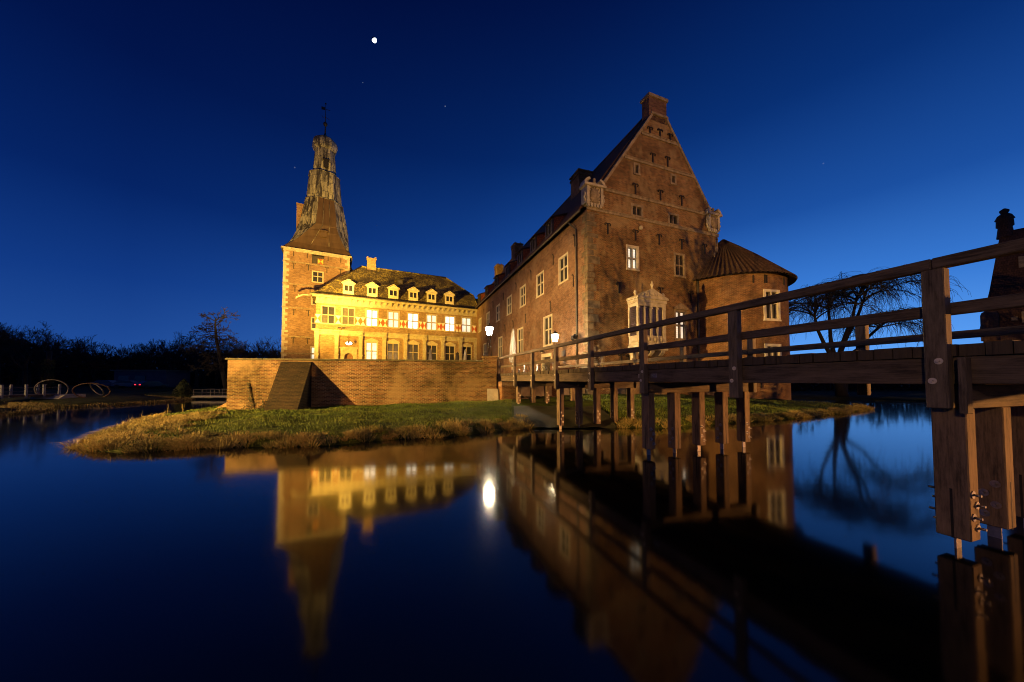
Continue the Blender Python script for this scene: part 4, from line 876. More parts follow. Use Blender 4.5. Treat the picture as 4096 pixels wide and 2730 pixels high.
for z in (2.75,3.35): b.tube([(0,0,z),(2.1,0,z)],.014,5)
for k in range(8): x = k*.3; b.tube([(x,0,2.6),(x,0,3.4)],.012,5)
b.M = None; b.build('bars', M['iron'], fe)
b = MB(); b.M = Frame((1.2,28.0),(.93,.36)).M
for k in range(7):
    x = k*.3+.15; b.tube([(x+.12*math.cos(t),0,3.05+.24*math.sin(t)) for t in (2*math.pi*q_/10 for q_ in range(11))],.011,4)
    b.tube([(x-.14,0,2.77),(x+.14,0,3.33)],.009,4)
b.M = None; b.build('scrolls', M['iron'], fe)
b = MB(); b.M = FL.M; s = 8.25; b.tube([(s,.0,5.3),(s,.2,5.5),(s,.38,5.42),(s,.42,5.22)],.022,6); b.lathe([(.05,5.24),(.2,5.08),(.24,5.02)],(s,.42),14); b.lathe([(.12,5.05),(.1,4.96),(.03,4.92)],(s,.42),10,m=1); b.M = None
tag(b.build('wall_lamp', [M['iron'],M['cream']], loc=FL.P(8.25,.2,5.2)), 'unlit swan-neck wall lamp above the cream cellar doorway', 'wall lamp')
b = MB(); b.M = FL.M; b.box(3.9,4.6,.0,.03,4.35,4.85); b.M = None; tag(b.build('wall_plaque', plain('plaque',(.12,.11,.11),.5,.2), loc=FL.P(4.25,0,4.35)), 'small plain grey plaque on the brick wall left of the downpipe', 'plaque')
fl = thing('wall_floodlight', 'black pair of floodlights clamped on the downpipe at the house corner', 'floodlight', FL.P(1.5,.25,5.6))
b = MB(); b.M = FL.M; b.tube([(1.55,.14,5.6),(1.3,.5,5.62),(.9,.6,5.68)],.03,6); b.M = None; b.build('bracket', M['iron'], fl)
for s_, o_ in ((1.75,.4),(.95,.62)):
    b = MB(); b.M = FL.M @ Matrix.Translation((s_,o_,5.68)) @ Matrix.Rotation(R(25),4,'X'); b.lathe([(.06,-.2),(.17,-.12),(.2,.1),(.2,.16)],(0,0),12,cap=True); b.M = None; b.build('lamp_head', M['iron'], fl)
wf = thing('twin_floodlight', 'small twin floodlight perched on the stone ledge left of the wing door', 'floodlight', FW.P(-23.4,.5,10.27))
b = MB(); b.M = FW.M; b.tube([(-23.4,.3,10.27),(-23.4,.75,10.5)],.03,5); b.M = None; b.build('arm', M['iron'], wf)
for d_ in (-.3,.3):
    b = MB(); b.M = FW.M; b.prism([(-23.4+d_-.25,10.45),(-23.4+d_+.25,10.5),(-23.4+d_+.2,10.66),(-23.4+d_-.2,10.64)],.6,.95); b.M = None; b.build('lamp_head', M['iron'], wf)
sg_ = thing('oval_sign', 'lit white oval sign with iron bracket and stag lantern above the arched door', 'sign', FW.P(-22.25,.1,8.2))
b = MB(); b.M = FW.M; b.loft([[(-22.25+.52*k_*math.cos(t),y_,8.2+.31*k_*math.sin(t)) for t in (2*math.pi*k/24 for k in range(24))] for k_, y_ in ((1.07,.02),(1.07,.12),(1,.13))]); b.M = None; b.build('rim', M['iron'], sg_)
b = MB(); b.M = FW.M; b.face([(-22.25+.5*math.cos(2*math.pi*k/24),.14,8.2+.29*math.sin(2*math.pi*k/24)) for k in range(24)]); b.M = None; b.build('sign_panel', M['sign_light'], sg_, recalc=False)
b = MB(); b.M = FW.M; b.tube([(-22.3,.05,9.75),(-22.3,.9,8.85)],.02,5); b.tube([(-22.3,.05,8.75),(-22.3,1.1,8.75)],.03,5); b.tube([(-22.3,1.0,8.75),(-22.3,1.0,8.55)],.02,5)
for q_ in (-1,1): b.tube([(-22.3,1.0,8.85),(-22.3+q_*.15,1.0,9.0),(-22.3+q_*.2,1.0,9.2)],.02,4)
b.M = None; b.build('bracket', M['iron'], sg_)
b = MB(); b.M = FW.M; b.lathe([(.1,8.1),(.16,8.45),(.18,8.47),(.03,8.58)],(-22.3,1.0),6,cap=True,smooth=False); b.M = None; b.build('lantern', M['copper'], sg_)
# creeper on the terrace wall
b = MB(); rr = random.Random(3); b.M = FTR.M
for x0 in (1.35,2.3):
    top = 2.0 if x0 < 2 else .9
    for k in range(95 if x0 < 2 else 110):
        z = .3+(top-.3)*rr.random()**1.7; sp = .035+.5*max(0,1-(z-.3)/.9)**2; x = x0-.1*(z-.3)+rr.gauss(0,sp); s_ = rr.uniform(.03,.06); y = rr.uniform(.01,.08)
        b.face([(x-s_,y,z),(x,y+.02,z-s_),(x+s_,y+.01,z),(x,y+.03,z+s_)])
b.tube([(1.6,.02,.3),(1.45,.02,1.0),(1.25,.02,2.0)],.015,5); b.M = None
tag(b.build('creeper', M['vine'], loc=FTR.P(1.5,.02,.35)), 'thin dry creeper climbing the left part of the terrace wall', 'creeper')

# ------------------------------------------------------------------ grass (one object per kind of growth)
rng = np.random.default_rng(11)
def blade_mesh(name, base, h, lean, width, mat):
    n_ = len(base); ang = rng.uniform(0,2*np.pi,n_); wv = np.stack([np.cos(ang),np.sin(ang),np.zeros(n_)],1)*width[:,None]
    mid = base+np.concatenate([lean*.35, (h*.62)[:,None]],1); tip = base+np.concatenate([lean, h[:,None]*1.0],1); tip[:,2] = base[:,2]+h*(.98-.35*np.minimum(1,np.hypot(*lean.T)/np.maximum(h,.01)))
    V = np.stack([base-wv, base+wv, mid-wv*.75, mid+wv*.75, tip],1).reshape(-1,3); i = np.arange(n_)*5
    q = np.stack([i,i+1,i+3,i+2],1); t = np.stack([i+2,i+3,i+4],1)
    me = bpy.data.meshes.new(name); me.from_pydata(V.tolist(), [], q.tolist()+t.tolist()); me.materials.append(mat)
    o = bpy.data.objects.new(name, me); COL.objects.link(o); return tag(o, kind='stuff')
def shore_points(poly, n_, off0, off1, x0, x1, y1):
    A = np.array(poly); out = []
    seg = [(a,c) for a, c in zip(A, np.roll(A,-1,0)) if x0 <= (a[0]+c[0])/2 <= x1 and (a[1]+c[1])/2 < y1]; L = np.array([np.hypot(*(c-a)) for a, c in seg]); pick = rng.choice(len(seg), n_, p=L/L.sum())
    for k in pick:
        a, c = seg[k]; t = rng.random(); p = a+(c-a)*t; d = (c-a)/np.hypot(*(c-a)); nrm = np.array([-d[1],d[0]])
        out.append(p+nrm*rng.uniform(off0,off1))
    return np.array(out)
# lawn
P = np.stack([rng.uniform(-23,28,150000), rng.uniform(10,27,150000)],1)
keep = rng.random(len(P)) < np.clip(1.3-(np.hypot(P[:,0],P[:,1])-10)/26,.25,1); P = P[keep]
d = pdist(P, ISLAND); wl = (P-np.array(FTR.o))@np.array(FTR.n); sl_ = (P-np.array(FTR.o))@np.array(FTR.d)
inw = (wl < .05) & (sl_ > -.1); hs = ((P-np.array(CORNER))@np.array(FG.n) < .02) & ((P-np.array(CORNER))@np.array(FG.d) > -.6)
tarp_ = (P[:,0] > -.0) & (P[:,0] < 4.8) & (P[:,1] > 15.3) & (P[:,1] < 24)
P = P[(d > .05) & ~inw & ~hs & ~tarp_ & (np.hypot(P[:,0]-TC[0],P[:,1]-TC[1]) > 5.05)]
z = h_island(P[:,0],P[:,1]); h = rng.uniform(.05,.13,len(P))*(1+.5*np.sin(P[:,0]*2.3)*np.sin(P[:,1]*3.1)); ln = rng.normal(0,.045,(len(P),2))
blade_mesh('lawn_grass', np.column_stack([P,z-.01]), h, ln, rng.uniform(.007,.014,len(P)), M['grass'])
# dry tussocks hanging over the shore, thick on the left tip
def tussocks(name, C, per, hh, spread, mat, rad=.2):
    n_ = len(C); k = np.repeat(np.arange(n_), per); a = rng.uniform(0,2*np.pi,len(k)); r_ = rad*np.sqrt(rng.random(len(k))); sz = rng.uniform(.5,1.55,n_)[k]
    B = C[k]+np.stack([np.cos(a),np.sin(a)],1)*(r_*sz)[:,None]; h = rng.uniform(.6,1.1,len(k))*hh*sz; out = np.stack([np.cos(a),np.sin(a)],1)*(r_/rad*spread*sz)[:,None]+rng.normal(0,.04,(len(k),2))
    z = np.maximum(h_island(B[:,0],B[:,1]),-.02); return blade_mesh(name, np.column_stack([B,z]), h, out, rng.uniform(.005,.010,len(k)), mat)
C = np.concatenate([shore_points(ISLAND,260,-.02,.4,-20,27.5,27), shore_points(ISLAND,70,.4,1.1,-16,1,16)])
C = C[~((C[:,0] > .6) & (C[:,0] < 4.9) & (C[:,1] < 18))]
tp_ = np.stack([rng.uniform(-18,-8.6,420),rng.uniform(10,19,420)],1); dt_ = pdist(tp_, ISLAND); tp_ = tp_[(dt_ > .1) & (dt_ < np.interp(tp_[:,0],[-18,-13,-8.6],[4,2.6,.6]))]
C = np.concatenate([C, tp_]); C = C[pdist(C, ISLAND) > -.1]
tussocks('dry_grass', C, 90, .23, .33, M['dry'], .2)
st_ = np.stack([rng.uniform(-21.5,-14,26),rng.uniform(13,23,26)],1); ds_ = pdist(st_, ISLAND); st_ = st_[(ds_ > .05) & (ds_ < .8)]; tussocks('dry_stalks', st_, 6, .75, .15, M['dry'], .1)
# along the far left bank
C = shore_points([(x,y) for x, y in MOAT][::-1], 420, .0,.6,-60,-30,46); C = C[(C[:,0] < -30)]
k = np.repeat(np.arange(len(C)),34); B = C[k]+rng.normal(0,.16,(len(k),2)); z = np.maximum(h_ground(B[:,0],B[:,1]),-.02)
blade_mesh('bank_grass', np.column_stack([B,z]), rng.uniform(.15,.36,len(k)), rng.normal(0,.12,(len(k),2)), rng.uniform(.012,.022,len(k)), M['dry'])

# ------------------------------------------------------------------ bare trees
def grow(mb, p, d, L, r_, depth, rr, spread, up, droop=0, sides=5, split=(2,3), minr=.006, seglen=3, shrink=.72, tw=None):
    p = Vector(p); d = Vector(d).normalized(); pts = [p]; rad = [r_]
    for k in range(seglen):
        d = (d+Vector((rr.gauss(0,.13),rr.gauss(0,.13),rr.gauss(0,.1)+up-droop*(1 if depth <= 1 else 0)))).normalized(); p = p+d*L/seglen; pts.append(p); rad.append(max(minr, r_*(1-.45*(k+1)/seglen)))
    mb.tube(pts, rad, max(3, sides), cap=False)
    if depth <= 0: return
    for k in range(rr.randint(*split)):
        a = rr.uniform(0,2*math.pi); ax_ = d.orthogonal().normalized(); ax_.rotate(__import__('mathutils').Quaternion(d, a)); nd = (d*math.cos(spread*rr.uniform(.6,1.2))+ax_*math.sin(spread*rr.uniform(.6,1.2))).normalized()
        st = pts[-1] if k == 0 else pts[rr.randint(1, len(pts)-1)]
        grow(mb, st, nd, L*shrink*rr.uniform(.75,1.15), rad[-1]*(.85 if k == 0 else .65), depth-1, rr, spread, up, droop, sides-1, split, minr, seglen, shrink)
def bare_tree(name, label, loc, H, rr, depth=6, spread=.5, minr=.012, r0=None, up=.05, lean=(0,0), parts=True, group=None, mat=None, split=(2,3), trunk=.3):
    t = thing(name, label, 'tree', loc, group); m_ = mat or M['bark']; r0 = r0 or H*.022; x, y, z = loc
    b = MB(); top = Vector((x+lean[0],y+lean[1],z+H*trunk)); b.tube([(x,y,z-.2),tuple(Vector((x,y,z)).lerp(top,.5)),tuple(top)],[r0*1.25,r0,r0*.85],8,cap=False); b.build('trunk', m_, t)
    b = MB()
    for k in range(4):
        a = k*1.6+rr.random(); grow(b, top-Vector((0,0,H*.04*k)), (math.cos(a)*(.25 if k == 0 else .75),math.sin(a)*(.25 if k == 0 else .75),.9), H*.24, r0*.6, depth-1, rr, spread, up, 0, 5, split, minr)
    b.build('crown', m_, t, uv=False); return t
# slender alder-like tree rising behind the left end of the terrace wall
t = thing('slender_tree', 'slender bare tree with flat tiers of twigs behind the left end of the wall', 'tree', (-40.0,48,.6))
tk = [(-40.0,48,.3),(-40.55,48,2.6),(-41.2,48,5.5),(-41.75,48,8.2),(-41.95,48,10.0),(-41.9,48,10.9)]
b = MB(); b.tube(tk,[.3,.26,.22,.17,.11,.07],8); b.build('trunk', M['bark'], t)
b = MB(); rr = random.Random(21)
for k in range(44):
    z = 3.0+k*.183; 
    for j in range(len(tk)-1):
        if tk[j][2] <= z <= tk[j+1][2]: f_ = (z-tk[j][2])/(tk[j+1][2]-tk[j][2]); c = Vector(tk[j]).lerp(Vector(tk[j+1]), f_)
    a = k*2.4; L = 2.2 if z < 8.5 else 1.8; L *= .6+.7*rr.random(); grow(b, c, (math.cos(a),math.sin(a)*.6,.05 if z < 9.6 else .45), L*.6, .075, 4, rr, .6, .03 if z > 9 else -.005, 0, 4, (2,3), .026, 3, .72)
b.build('crown', M['bark'], t, uv=False)
# weeping willow on the right bank
wl_ = thing('weeping_willow', 'bare weeping willow with trailing twigs on the far bank behind the bridge rail', 'willow', (37.0,38.5,.5))
rr = random.Random(5); b = MB(); base = Vector((37.0,38.5,.4)); b.tube([(37.2,38.5,.2),(36.8,38.5,2.2),(36.5,38.45,4.4)],[.6,.46,.38],9); b.tube([(37.2,38.5,.2),(37.6,38.6,3.0),(37.1,38.6,5.0)],[.45,.34,.26],8); b.build('trunk', M['bark'], wl_)
b = MB(); tw_b = MB()
def arch(mb, p, az, e0, e1, L, r0, r1, n_, wob, sides):
    """a branch that leaves at elevation e0 and bends over to e1; returns its points with their local elevation"""
    p = Vector(p); pts = [p]; rad = [r0]; el = [e0]
    for k in range(n_):
        e = e0+(e1-e0)*((k+.5)/n_)**1.2+rr.gauss(0,wob); az += rr.gauss(0,.12); p = p+Vector((math.cos(az)*math.cos(e),math.sin(az)*math.cos(e),math.sin(e)))*L/n_
        pts.append(p); rad.append(r0+(r1-r0)*(k+1)/n_); el.append(e)
    mb.tube(pts, rad, sides, cap=False); return pts, el, az
FAN = ((34.2,38.4,9.6),(39.0,38.3,11.6),(40.6,38.9,12.0),(41.9,38.2,8.6),(36.6,39.2,11.0))
for fx, fy, fz in FAN:
    p0 = Vector((36.6,38.5,4.0)); p3 = Vector((fx,fy,fz)); m1 = p0.lerp(p3,.4)+Vector((rr.gauss(0,.3),0,rr.uniform(-.7,.2))); m2 = p0.lerp(p3,.72)+Vector((rr.gauss(0,.25),0,-.2))
    b.tube([p0,m1,m2,p3],[.25,.19,.15,.11],7,cap=False)
    for k in range(8):
        az0 = k*2*math.pi/8+rr.gauss(0,.3); L = rr.uniform(4.4,6.6)*(.8 if fz < 9 else 1); pts, el, _ = arch(b, p3.lerp(m2, rr.random()*.5), az0, rr.uniform(.35,1.5), -.8, L, .085, .026, 8, .12, 5)
        for q_ in range(2, 9):
            a2 = az0+rr.choice((-1,1))*rr.uniform(.3,1.2); p2, e2, _ = arch(b, pts[q_].lerp(pts[q_-1], rr.random()), a2, el[q_]+rr.uniform(.1,.8), -.95, L*rr.uniform(.25,.5), .03, .017, 5, .14, 4)
            for m_ in range(1, 6):
              for w2 in range(2):
                arch(tw_b, p2[m_].lerp(p2[m_-1], rr.random()), a2+rr.uniform(-1.2,1.2), e2[m_]+rr.uniform(-.2,.6), -1.52, rr.uniform(.8,3.0), .0165, .009, 5, .1, 3)
b.build('limbs', M['bark'], wl_, uv=False)
tw_b.build('trailing_twigs', M['bark'], wl_, uv=False)
# individual trees of the left wood that stand out against the sky
def hg(x, y): return float(h_ground(x, y)[0])
for (px_, top, Y, nm, lab, sp, seed) in ((-5,728,58,'bare_tree','broad bare tree standing tallest at the far left edge of the wood',.62,1),(58,742,62,'bare_tree','feathery bare tree next to the tallest one at the left edge of the wood',.5,2),(452,764,70,'bare_tree','round crowned bare tree just left of the slender tree',.6,3),(395,772,80,'bare_tree','wispy upright bare tree left of the round crowned one',.35,4),(609,777,80,'bare_tree','small pointed bare tree in the wood just left of the tower',.4,5)):
    x = (px_-1176.5)/784.3*Y; H = (874-top)/784.3*Y+2.15-hg(x,Y); bare_tree(nm, lab, (x,Y,hg(x,Y)), H*1.0, random.Random(seed), 7, sp, .02, group='bare trees at the edge of the wood', mat=M['bark_far'], trunk=.36)
# the rest of the wood reads as one dark mass
rr = random.Random(33); b = MB(); prof_x = [-260,0,58,88,132,161,198,249,275,308,345,407,434,500,551,584,608,640,760]; prof_y = [720,760,770,775,786,787,797,804,808,802,801,792,790,796,788,795,792,793,796]
px_ = -220
while px_ < 720:
    Y = rr.uniform(78,112); x = (px_-1176.5)/784.3*Y; top = np.interp(px_, prof_x, prof_y)+rr.uniform(-5,6); H = (874-top)/784.3*Y+2.15-1.0; z0 = hg(x,Y)
    b.tube([(x,Y,z0-.3),(x+rr.gauss(0,.3),Y,z0+H*.3)],[.22,.16],5,cap=False)
    for k in range(5): a = rr.uniform(0,6.28); grow(b,(x,Y,z0+H*(.2+.1*k)),(math.cos(a)*.8,math.sin(a)*.5,.85),H*.22,.11,4,rr,.55,.06,0,4,(2,3),.03,2,.74)
    px_ += rr.uniform(5,9)
b.build('far_wood', M['bark_far'], uv=False)['kind'] = 'stuff'
b = MB(); rr = random.Random(34)
for k in range(42000):
    q_ = rr.uniform(-250,760); Y = rr.uniform(82,116); x = (q_-1176.5)/784.3*Y; top = np.interp(q_, prof_x, prof_y); Hm = (874-top)/784.3*Y*(.93+.09*mnoise.noise((q_*.05,2,1))); v_ = rr.random()**.85; z = 1+Hm*v_; s_ = rr.uniform(.2,.85)*(1-.62*v_)
    v = [Vector((rr.gauss(0,s_),rr.gauss(0,s_),rr.gauss(0,s_*.8))) for _ in range(3)]; b.face([(x+u.x,Y+u.y,z+u.z) for u in v])
b.build('far_thicket', M['bark_far'], uv=False, recalc=False)['kind'] = 'stuff'
# low hedge line and thicket along the right bank, and behind the moat
b = MB(); rr = random.Random(36)
for k in range(22000):
    X = rr.uniform(24,150); Y = rr.uniform(48,64)-max(0,(X-60))*.25; H = 2.6+1.3*mnoise.noise((X*.16,1,2))+.9*mnoise.noise((X*.6,3,2)); z = .3+H*1.35*rr.random(); s_ = rr.uniform(.1,.4)
    v = [Vector((rr.gauss(0,s_),rr.gauss(0,s_),rr.gauss(0,s_))) for _ in range(3)]; b.face([(X+u.x,Y+u.y,z+u.z) for u in v])
b.build('bank_thicket', M['bark_far'], uv=False, recalc=False)['kind'] = 'stuff'
# topiary bush
bu = thing('topiary_bush', 'small clipped cone bush on the far left bank beside the little footbridge', 'bush', (-36.7,38.2,.3)); b = MB(); rr = random.Random(8)
for k in range(2600):
    v = rr.random()**.7; a = rr.uniform(0,6.28); z = .35+v*1.85; R_ = .85*(1-v**1.6)*(.85+.3*rr.random()) if v > .12 else .76; c = Vector((-36.7+R_*math.cos(a),38.2+R_*math.sin(a),z)); s_ = .06
    q_ = [c+Vector((rr.gauss(0,s_),rr.gauss(0,s_),rr.gauss(0,s_))) for _ in range(3)]; b.face([tuple(p) for p in q_])
b.lathe([(.6,.35),(.74,.8),(.62,1.35),(.3,1.85),(.02,2.1)],(-36.7,38.2),14); b.build('leaves', M['hedge'], bu, uv=False); b = MB(); b.lathe([(.07,.2),(.06,.5)],(-36.7,38.2),8); b.build('stem', M['bark'], bu)

# ------------------------------------------------------------------ far left: footbridges, hoops, cars, building
fb = thing('white_post_footbridge', 'small footbridge with white railing posts on the far left bank', 'footbridge', (-44.7,30.4,.6))
b = MB(); b.box(-46.6,-44.6,25.5,34.2,.62,.8); b.build('deck', M['wood_deck'], fb)
for X in (-44.62,-46.6):
    for Y in (26.3,28.1,29.9,31.4,32.6,33.7) if X > -45 else (27,29.4,31.8,33.6): b = MB(); b.box(X-.07,X+.07,Y-.07,Y+.07,.5,1.75); b.build('post', M['white_post'], fb)
    for z in (1.1,1.45): b = MB(); b.tube([(X,25.6,z),(X,34,z)],.025,6); b.build('rail', M['sash'], fb)
b = MB(); b.prismx([(33.4,.75),(35,.75),(35,-.1),(32.6,-.1),(32.6,.1)],-46.5,-43.6); b.build('abutment', M['concrete'], fb)
def hoop(c, rx, rz, tilt, m_, lab):
    b = MB(); M4 = Matrix.Translation(c) @ Matrix.Rotation(R(tilt[0]),4,'Z') @ Matrix.Rotation(R(tilt[1]),4,'X'); b.M = M4
    b.tube([(rx*math.cos(t),0,rz*math.sin(t)) for t in (2*math.pi*k/36 for k in range(37))],.06,7); b.M = None; tag(b.build('metal_hoop', m_, loc=c), lab, 'hoop sculpture', 'hoops by the left footbridge')
hoop((-45.5,33.8,1.25),1.05,.95,(35,8),M['zinc'],'bright standing metal hoop rising over the white post footbridge')
hoop((-41.3,33.6,1.1),1.25,.8,(30,20),plain('rust_hoop',(.09,.05,.028),.5,.2,metal=.5),'rusty tilted metal hoop at the right end of the white post footbridge')
hoop((-43.2,35.6,1.2),.9,.7,(-20,30),M['zinc'],'dull grey metal hoop between the bright and the rusty one')
f2 = thing('steel_footbridge', 'little steel railed footbridge ending behind the left corner of the terrace wall', 'footbridge', (-33,38.5,.3))
b = MB(); b.box(-35.6,-28,38.0,39.6,.22,.42); b.build('deck', M['concrete'], f2)
for Y in (38.02,39.58):
    b = MB()
    for z in (.75,1.12): b.tube([(-35.5,Y,z),(-28,Y,z)],.03,6)
    for x in np.arange(-35.4,-28,.95): b.box(x-.025,x+.025,Y-.02,Y+.02,.42,1.12)
    b.build('railing', M['zinc'], f2)
b = MB(); b.box(-41.3,-40.7,41.8,42.3,.35,.95); b.box(-41.34,-40.66,41.76,42.34,.95,1.02); tag(b.build('litter_bin', plain('bin',(.4,.32,.26),.7,.15), loc=(-41,42,.4)), 'pale square litter bin on the grass left of the cone bush', 'litter bin')
def car(x, y, rz, body, label, tail=False):
    t = thing('parked_car', label, 'car', (x,y,hg(x,y)), 'cars parked at the edge of the wood'); z = hg(x,y); T = Matrix.Translation((x,y,z)) @ Matrix.Rotation(R(rz),4,'Z')
    b = MB(); b.M = T; b.prism([(-2.1,.35),(2.1,.35),(2.15,.75),(1.2,.92),(.55,1.42),(-1.1,1.45),(-1.9,.98),(-2.15,.9)],-.86,.86); b.M = None; bo = b.build('body', body, t, bevel=.06)
    b = MB(); b.M = T; b.prism([(1.02,.98),(.5,1.36),(-1.05,1.38),(-1.7,1.0)],-.87,.87); b.M = None; b.build('windows', M['dark_glass'], bo)
    for sx_ in (-1.3,1.3):
        for sy in (-.8,.8): b = MB(); b.M = T @ Matrix.Translation((sx_,sy,.33)) @ Matrix.Rotation(R(90),4,'X'); b.lathe([(.15,-.11),(.33,-.11),(.33,.11),(.15,.11)],(0,0),14,cap=True,smooth=False); b.M = None; b.build('wheel', M['iron'], t)
    for sy in (-.65,.65): b = MB(); b.M = T; b.box(-2.2,-2.13,sy-.18,sy+.18,.68,.84); b.M = None; b.build('tail_light', emitter('tail_red',(1,.02,.02),2.5) if tail else plain('tail_off',(.15,.01,.01),.4,.1,bmp=0), bo)
    for sy in (-.62,.62): b = MB(); b.M = T; b.box(2.1,2.17,sy-.16,sy+.16,.6,.74); b.M = None; b.build('headlight', M['steel'], bo)
dk_ = plain('dark_paint',(.02,.02,.025),.35,.1,bmp=0); sv = plain('silver_paint',(.12,.12,.13),.35,.1,metal=.5,bmp=0); bl_ = plain('blue_paint',(.03,.04,.09),.35,.1,bmp=0)
car(-69.5,66,75,dk_,'dark car with both red tail lights glowing at the edge of the wood',True)
car(-74,66,20,sv,'silver parked car immediately left of the one with glowing tail lights')
car(-78.6,66.5,15,bl_,'dark blue car parked leftmost in the row at the edge of the wood')
sb_ = thing('park_building', 'low flat roofed building with a blue grey wall barely visible in the dark wood', 'building', (-80,73,.9))
b = MB(); b.box(-84.5,-73.5,72.5,78,.6,4.1); b.build('wall', plain('dim_wall',(.05,.055,.085),.8,.25,.6), sb_); b = MB(); b.box(-84.9,-73.1,72.1,78.4,4.1,4.35); b.build('roof', M['zinc'], sb_)
for x in (-83.5,-80): b = MB(); b.box(x,x+2.2,72.42,72.5,1.4,3.1); b.build('window', M['dark_glass'], sb_)
iv = thing('ivy_trunk', 'ivy wrapped tree trunk at the left edge of the park lawn', 'tree', (-77.5,57,.8)); b = MB(); b.tube([(-77.5,57,.4),(-77.4,57,7)],[.4,.3],8); b.build('trunk', M['bark'], iv)
b = MB(); rr = random.Random(9)
for k in range(900): a = rr.uniform(0,6.28); z = rr.uniform(.6,5.5); R_ = rr.uniform(.4,.65); c = Vector((-77.5+R_*math.cos(a),57+R_*math.sin(a),z)); b.face([tuple(c+Vector((rr.gauss(0,.12),rr.gauss(0,.12),rr.gauss(0,.12)))) for _ in range(3)])
b.build('ivy', M['hedge'], iv, uv=False)

# ------------------------------------------------------------------ gatehouse spire far right
ga = R(90-54.05); GD = 80.0; gv = (math.cos(ga), math.sin(ga)); GO = (gv[0]*GD, gv[1]*GD)
FGH = Frame(GO, (gv[1], -gv[0])); 
if FGH.n[0]*gv[0]+FGH.n[1]*gv[1] > 0: FGH = Frame(GO, (gv[1], -gv[0]), True)
gh = thing('gatehouse_tower', 'dark slate roofed gatehouse spire at the far right edge behind the bridge', 'gatehouse', (*FGH.P(8,-6)[:2],.8))
b = MB(); b.M = FGH.M; b.box(.2,18,-14,0,.2,9.2); b.M = None; b.build('wall', M['brick_dark'], gh)
b = MB(); b.M = FGH.M; ring = lambda x0, x1, q_, z: [(x0,-q_,z),(x1,-q_,z),(x1,-14+q_,z),(x0,-14+q_,z)]
b.loft([ring(-.1,18.2,-.2,9.1),ring(.35,17.6,.2,11.6),ring(.85,17,.5,14.4),ring(1.9,16,1.2,22.0),ring(2.0,16,1.3,22.4)]); b.M = None; b.build('roof', M['roof_tile'], gh)
for s_ in (2.35,15.6):
    b = MB(); b.M = FGH.M; b.lathe([(.75,21.6),(.6,23.0),(.75,23.15),(.72,24.0),(.85,24.1),(.6,24.7),(.3,24.95),(.42,25.2),(.42,25.4),(.1,25.65)],(s_,-1.6),10); b.M = None; b.build('turret_cap', M['roof_tile'], gh)
b = MB(); b.M = FGH.M; b.lathe([(.75,7.5),(.75,11.0),(.62,11.4),(.15,11.7)],(.75,.2),12); b.M = None; b.build('corner_turret', M['brick_dark'], gh)
for z in (9.6,17.0): b = MB(); b.M = FGH.M; b.box(3.2,3.9,-1.6,.25 if z < 12 else -.55,z,z+1.5); b.M = None; b.build('window', M['stone_dirty'], gh)
for k in range(6): b = MB(); b.M = FGH.M; b.box(2.4+k*1.1,2.9+k*1.1,-.2,.24,10.0,10.5); b.M = None; b.build('gable_stone', M['stone_dirty'], gh)
# bare tree on the near bank, between the street lamp and the house
bare_tree('bank_tree', 'bare tree on the near bank throwing branch shadows on the round tower', (22.6,-7.2,.8), 6.6, random.Random(77), 6, .55, .02, trunk=.45)

# ------------------------------------------------------------------ moon
md = Vector(((860-1176.5)/784.3, 1, 0)); fy = -(92-784-63.3)/784.3; th = R(1.95)
dirm = Vector((md.x, math.cos(th)-fy*math.sin(th), math.sin(th)+fy*math.cos(th))).normalized(); mc_ = Vector((0,0,2.15))+dirm*1800; mr = 8.6
b = MB(); right = dirm.cross(Vector((0,0,1))).normalized(); upv = right.cross(dirm); sun_d = (right*.42-upv*.62-dirm*.45).normalized()
for i in range(40):
    for j in range(64):
        q_ = []
        for di, dj in ((0,0),(1,0),(1,1),(0,1)):
            th_, ph = math.pi*(i+di)/40, 2*math.pi*(j+dj)/64; q_.append(sun_d.orthogonal().normalized()*math.sin(th_)*math.cos(ph)+sun_d.cross(sun_d.orthogonal().normalized())*math.sin(th_)*math.sin(ph)+sun_d*math.cos(th_))
        b.face([tuple(mc_+v*mr) for v in q_], 0 if (i+.5)*4.5 < 96 else 1)
mo = b.build('moon', [emitter('moonlit',(.92,.96,1),2.5), plain('moon_dark',(.001,.001,.0015),1,.1,bmp=0)], loc=tuple(mc_), uv=False, recalc=False); tag(mo, 'bright white gibbous moon high in the dark blue sky', 'moon')

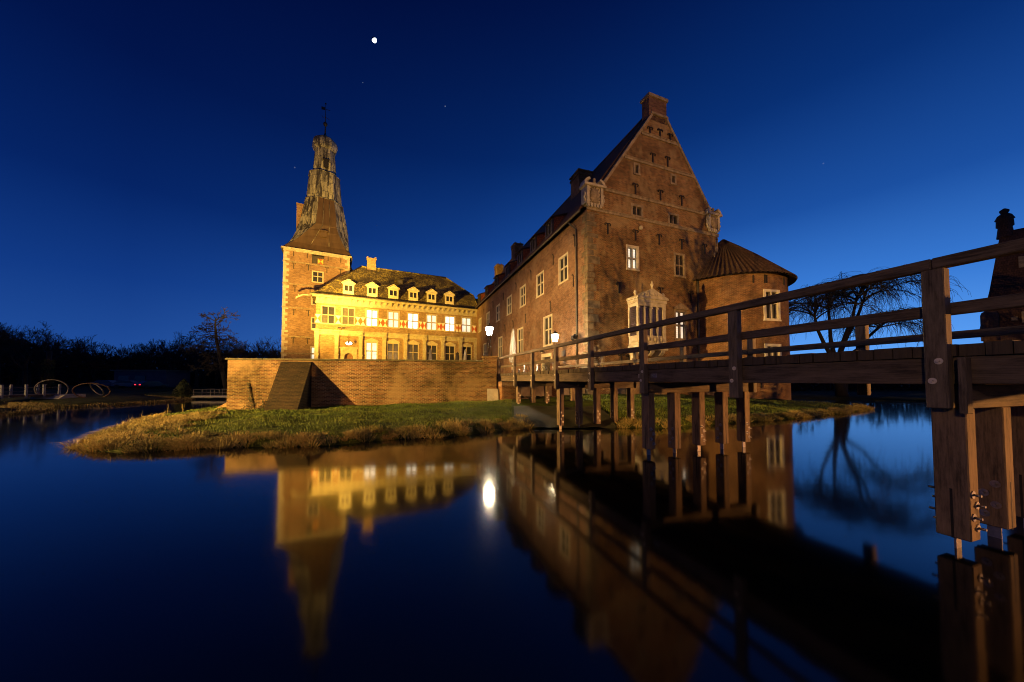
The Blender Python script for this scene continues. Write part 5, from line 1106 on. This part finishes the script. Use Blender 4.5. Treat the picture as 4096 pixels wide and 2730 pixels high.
# ------------------------------------------------------------------ light
def lamp(name, kind, loc, energy, col, size=.3, aim=None, angle=60, blend=.5):
    l = bpy.data.lights.new(name, kind); l.energy = energy; l.color = col
    if kind in ('POINT','SPOT'): l.shadow_soft_size = size
    if kind == 'SPOT': l.spot_size = R(angle); l.spot_blend = blend
    o = bpy.data.objects.new(name, l); COL.objects.link(o); o.location = loc
    if aim is not None: o.rotation_euler = (Vector(aim)-Vector(loc)).to_track_quat('-Z','Y').to_euler()
    return o
lamp('wing_floodlight', 'SPOT', (-38,22,4.8), 265000, (1,.545,.04), .2, (-21.5,58.3,14.5), 42, 1)
lamp('tower_floodlight', 'SPOT', (-15.8,22.3,3.7), 300000, (1,.57,.09), .2, (-39.8,62,25.5), 47, .75)
lamp('left_street_lamp', 'SPOT', (-33.0,5.0,5.6), 150000, (1,.57,.14), .12, (-14.5,19,.6), 56, .6)
lamp('near_fill_lamp', 'POINT', (-8,-10,6.5), 2500, (1,.57,.25), .15)  # unseen warm fill, added to brighten the bridge and the front shore
lamp('bank_lamp', 'SPOT', (27,-8,2.9), 32000, (1,.42,.1), .1, (4,10,.8), 44, .5)
lamp('far_bank_fill_lamp', 'SPOT', (-47,11,5), 16000, (1,.6,.2), .2, (-38,31,.3), 84, .6)  # added out of view so the far left bank gets some light
lamp('right_street_lamp', 'SPOT', (24,-14,6.5), 47000, (1,.5,.11), .04, (15,33,9), 60, .6)
sun = lamp('moonlight', 'SUN', (0,0,80), .012, (.75,.85,1)); sun.data.angle = R(.5); sun.rotation_euler = (-dirm).to_track_quat('-Z','Y').to_euler()

# ------------------------------------------------------------------ render settings
vs = sc.view_settings; vs.view_transform = 'Standard'; vs.look = 'None'; vs.exposure = 0; vs.gamma = 1; vs.use_curve_mapping = False
cy_ = sc.cycles; cy_.filter_width = 1.05; cy_.use_denoising = True; cy_.sample_clamp_indirect = 6; cy_.max_bounces = 6; cy_.diffuse_bounces = 3; cy_.glossy_bounces = 3; cy_.caustics_reflective = False; cy_.caustics_refractive = False
for o in COL.objects:
    if '_base' in o: del o['_base']
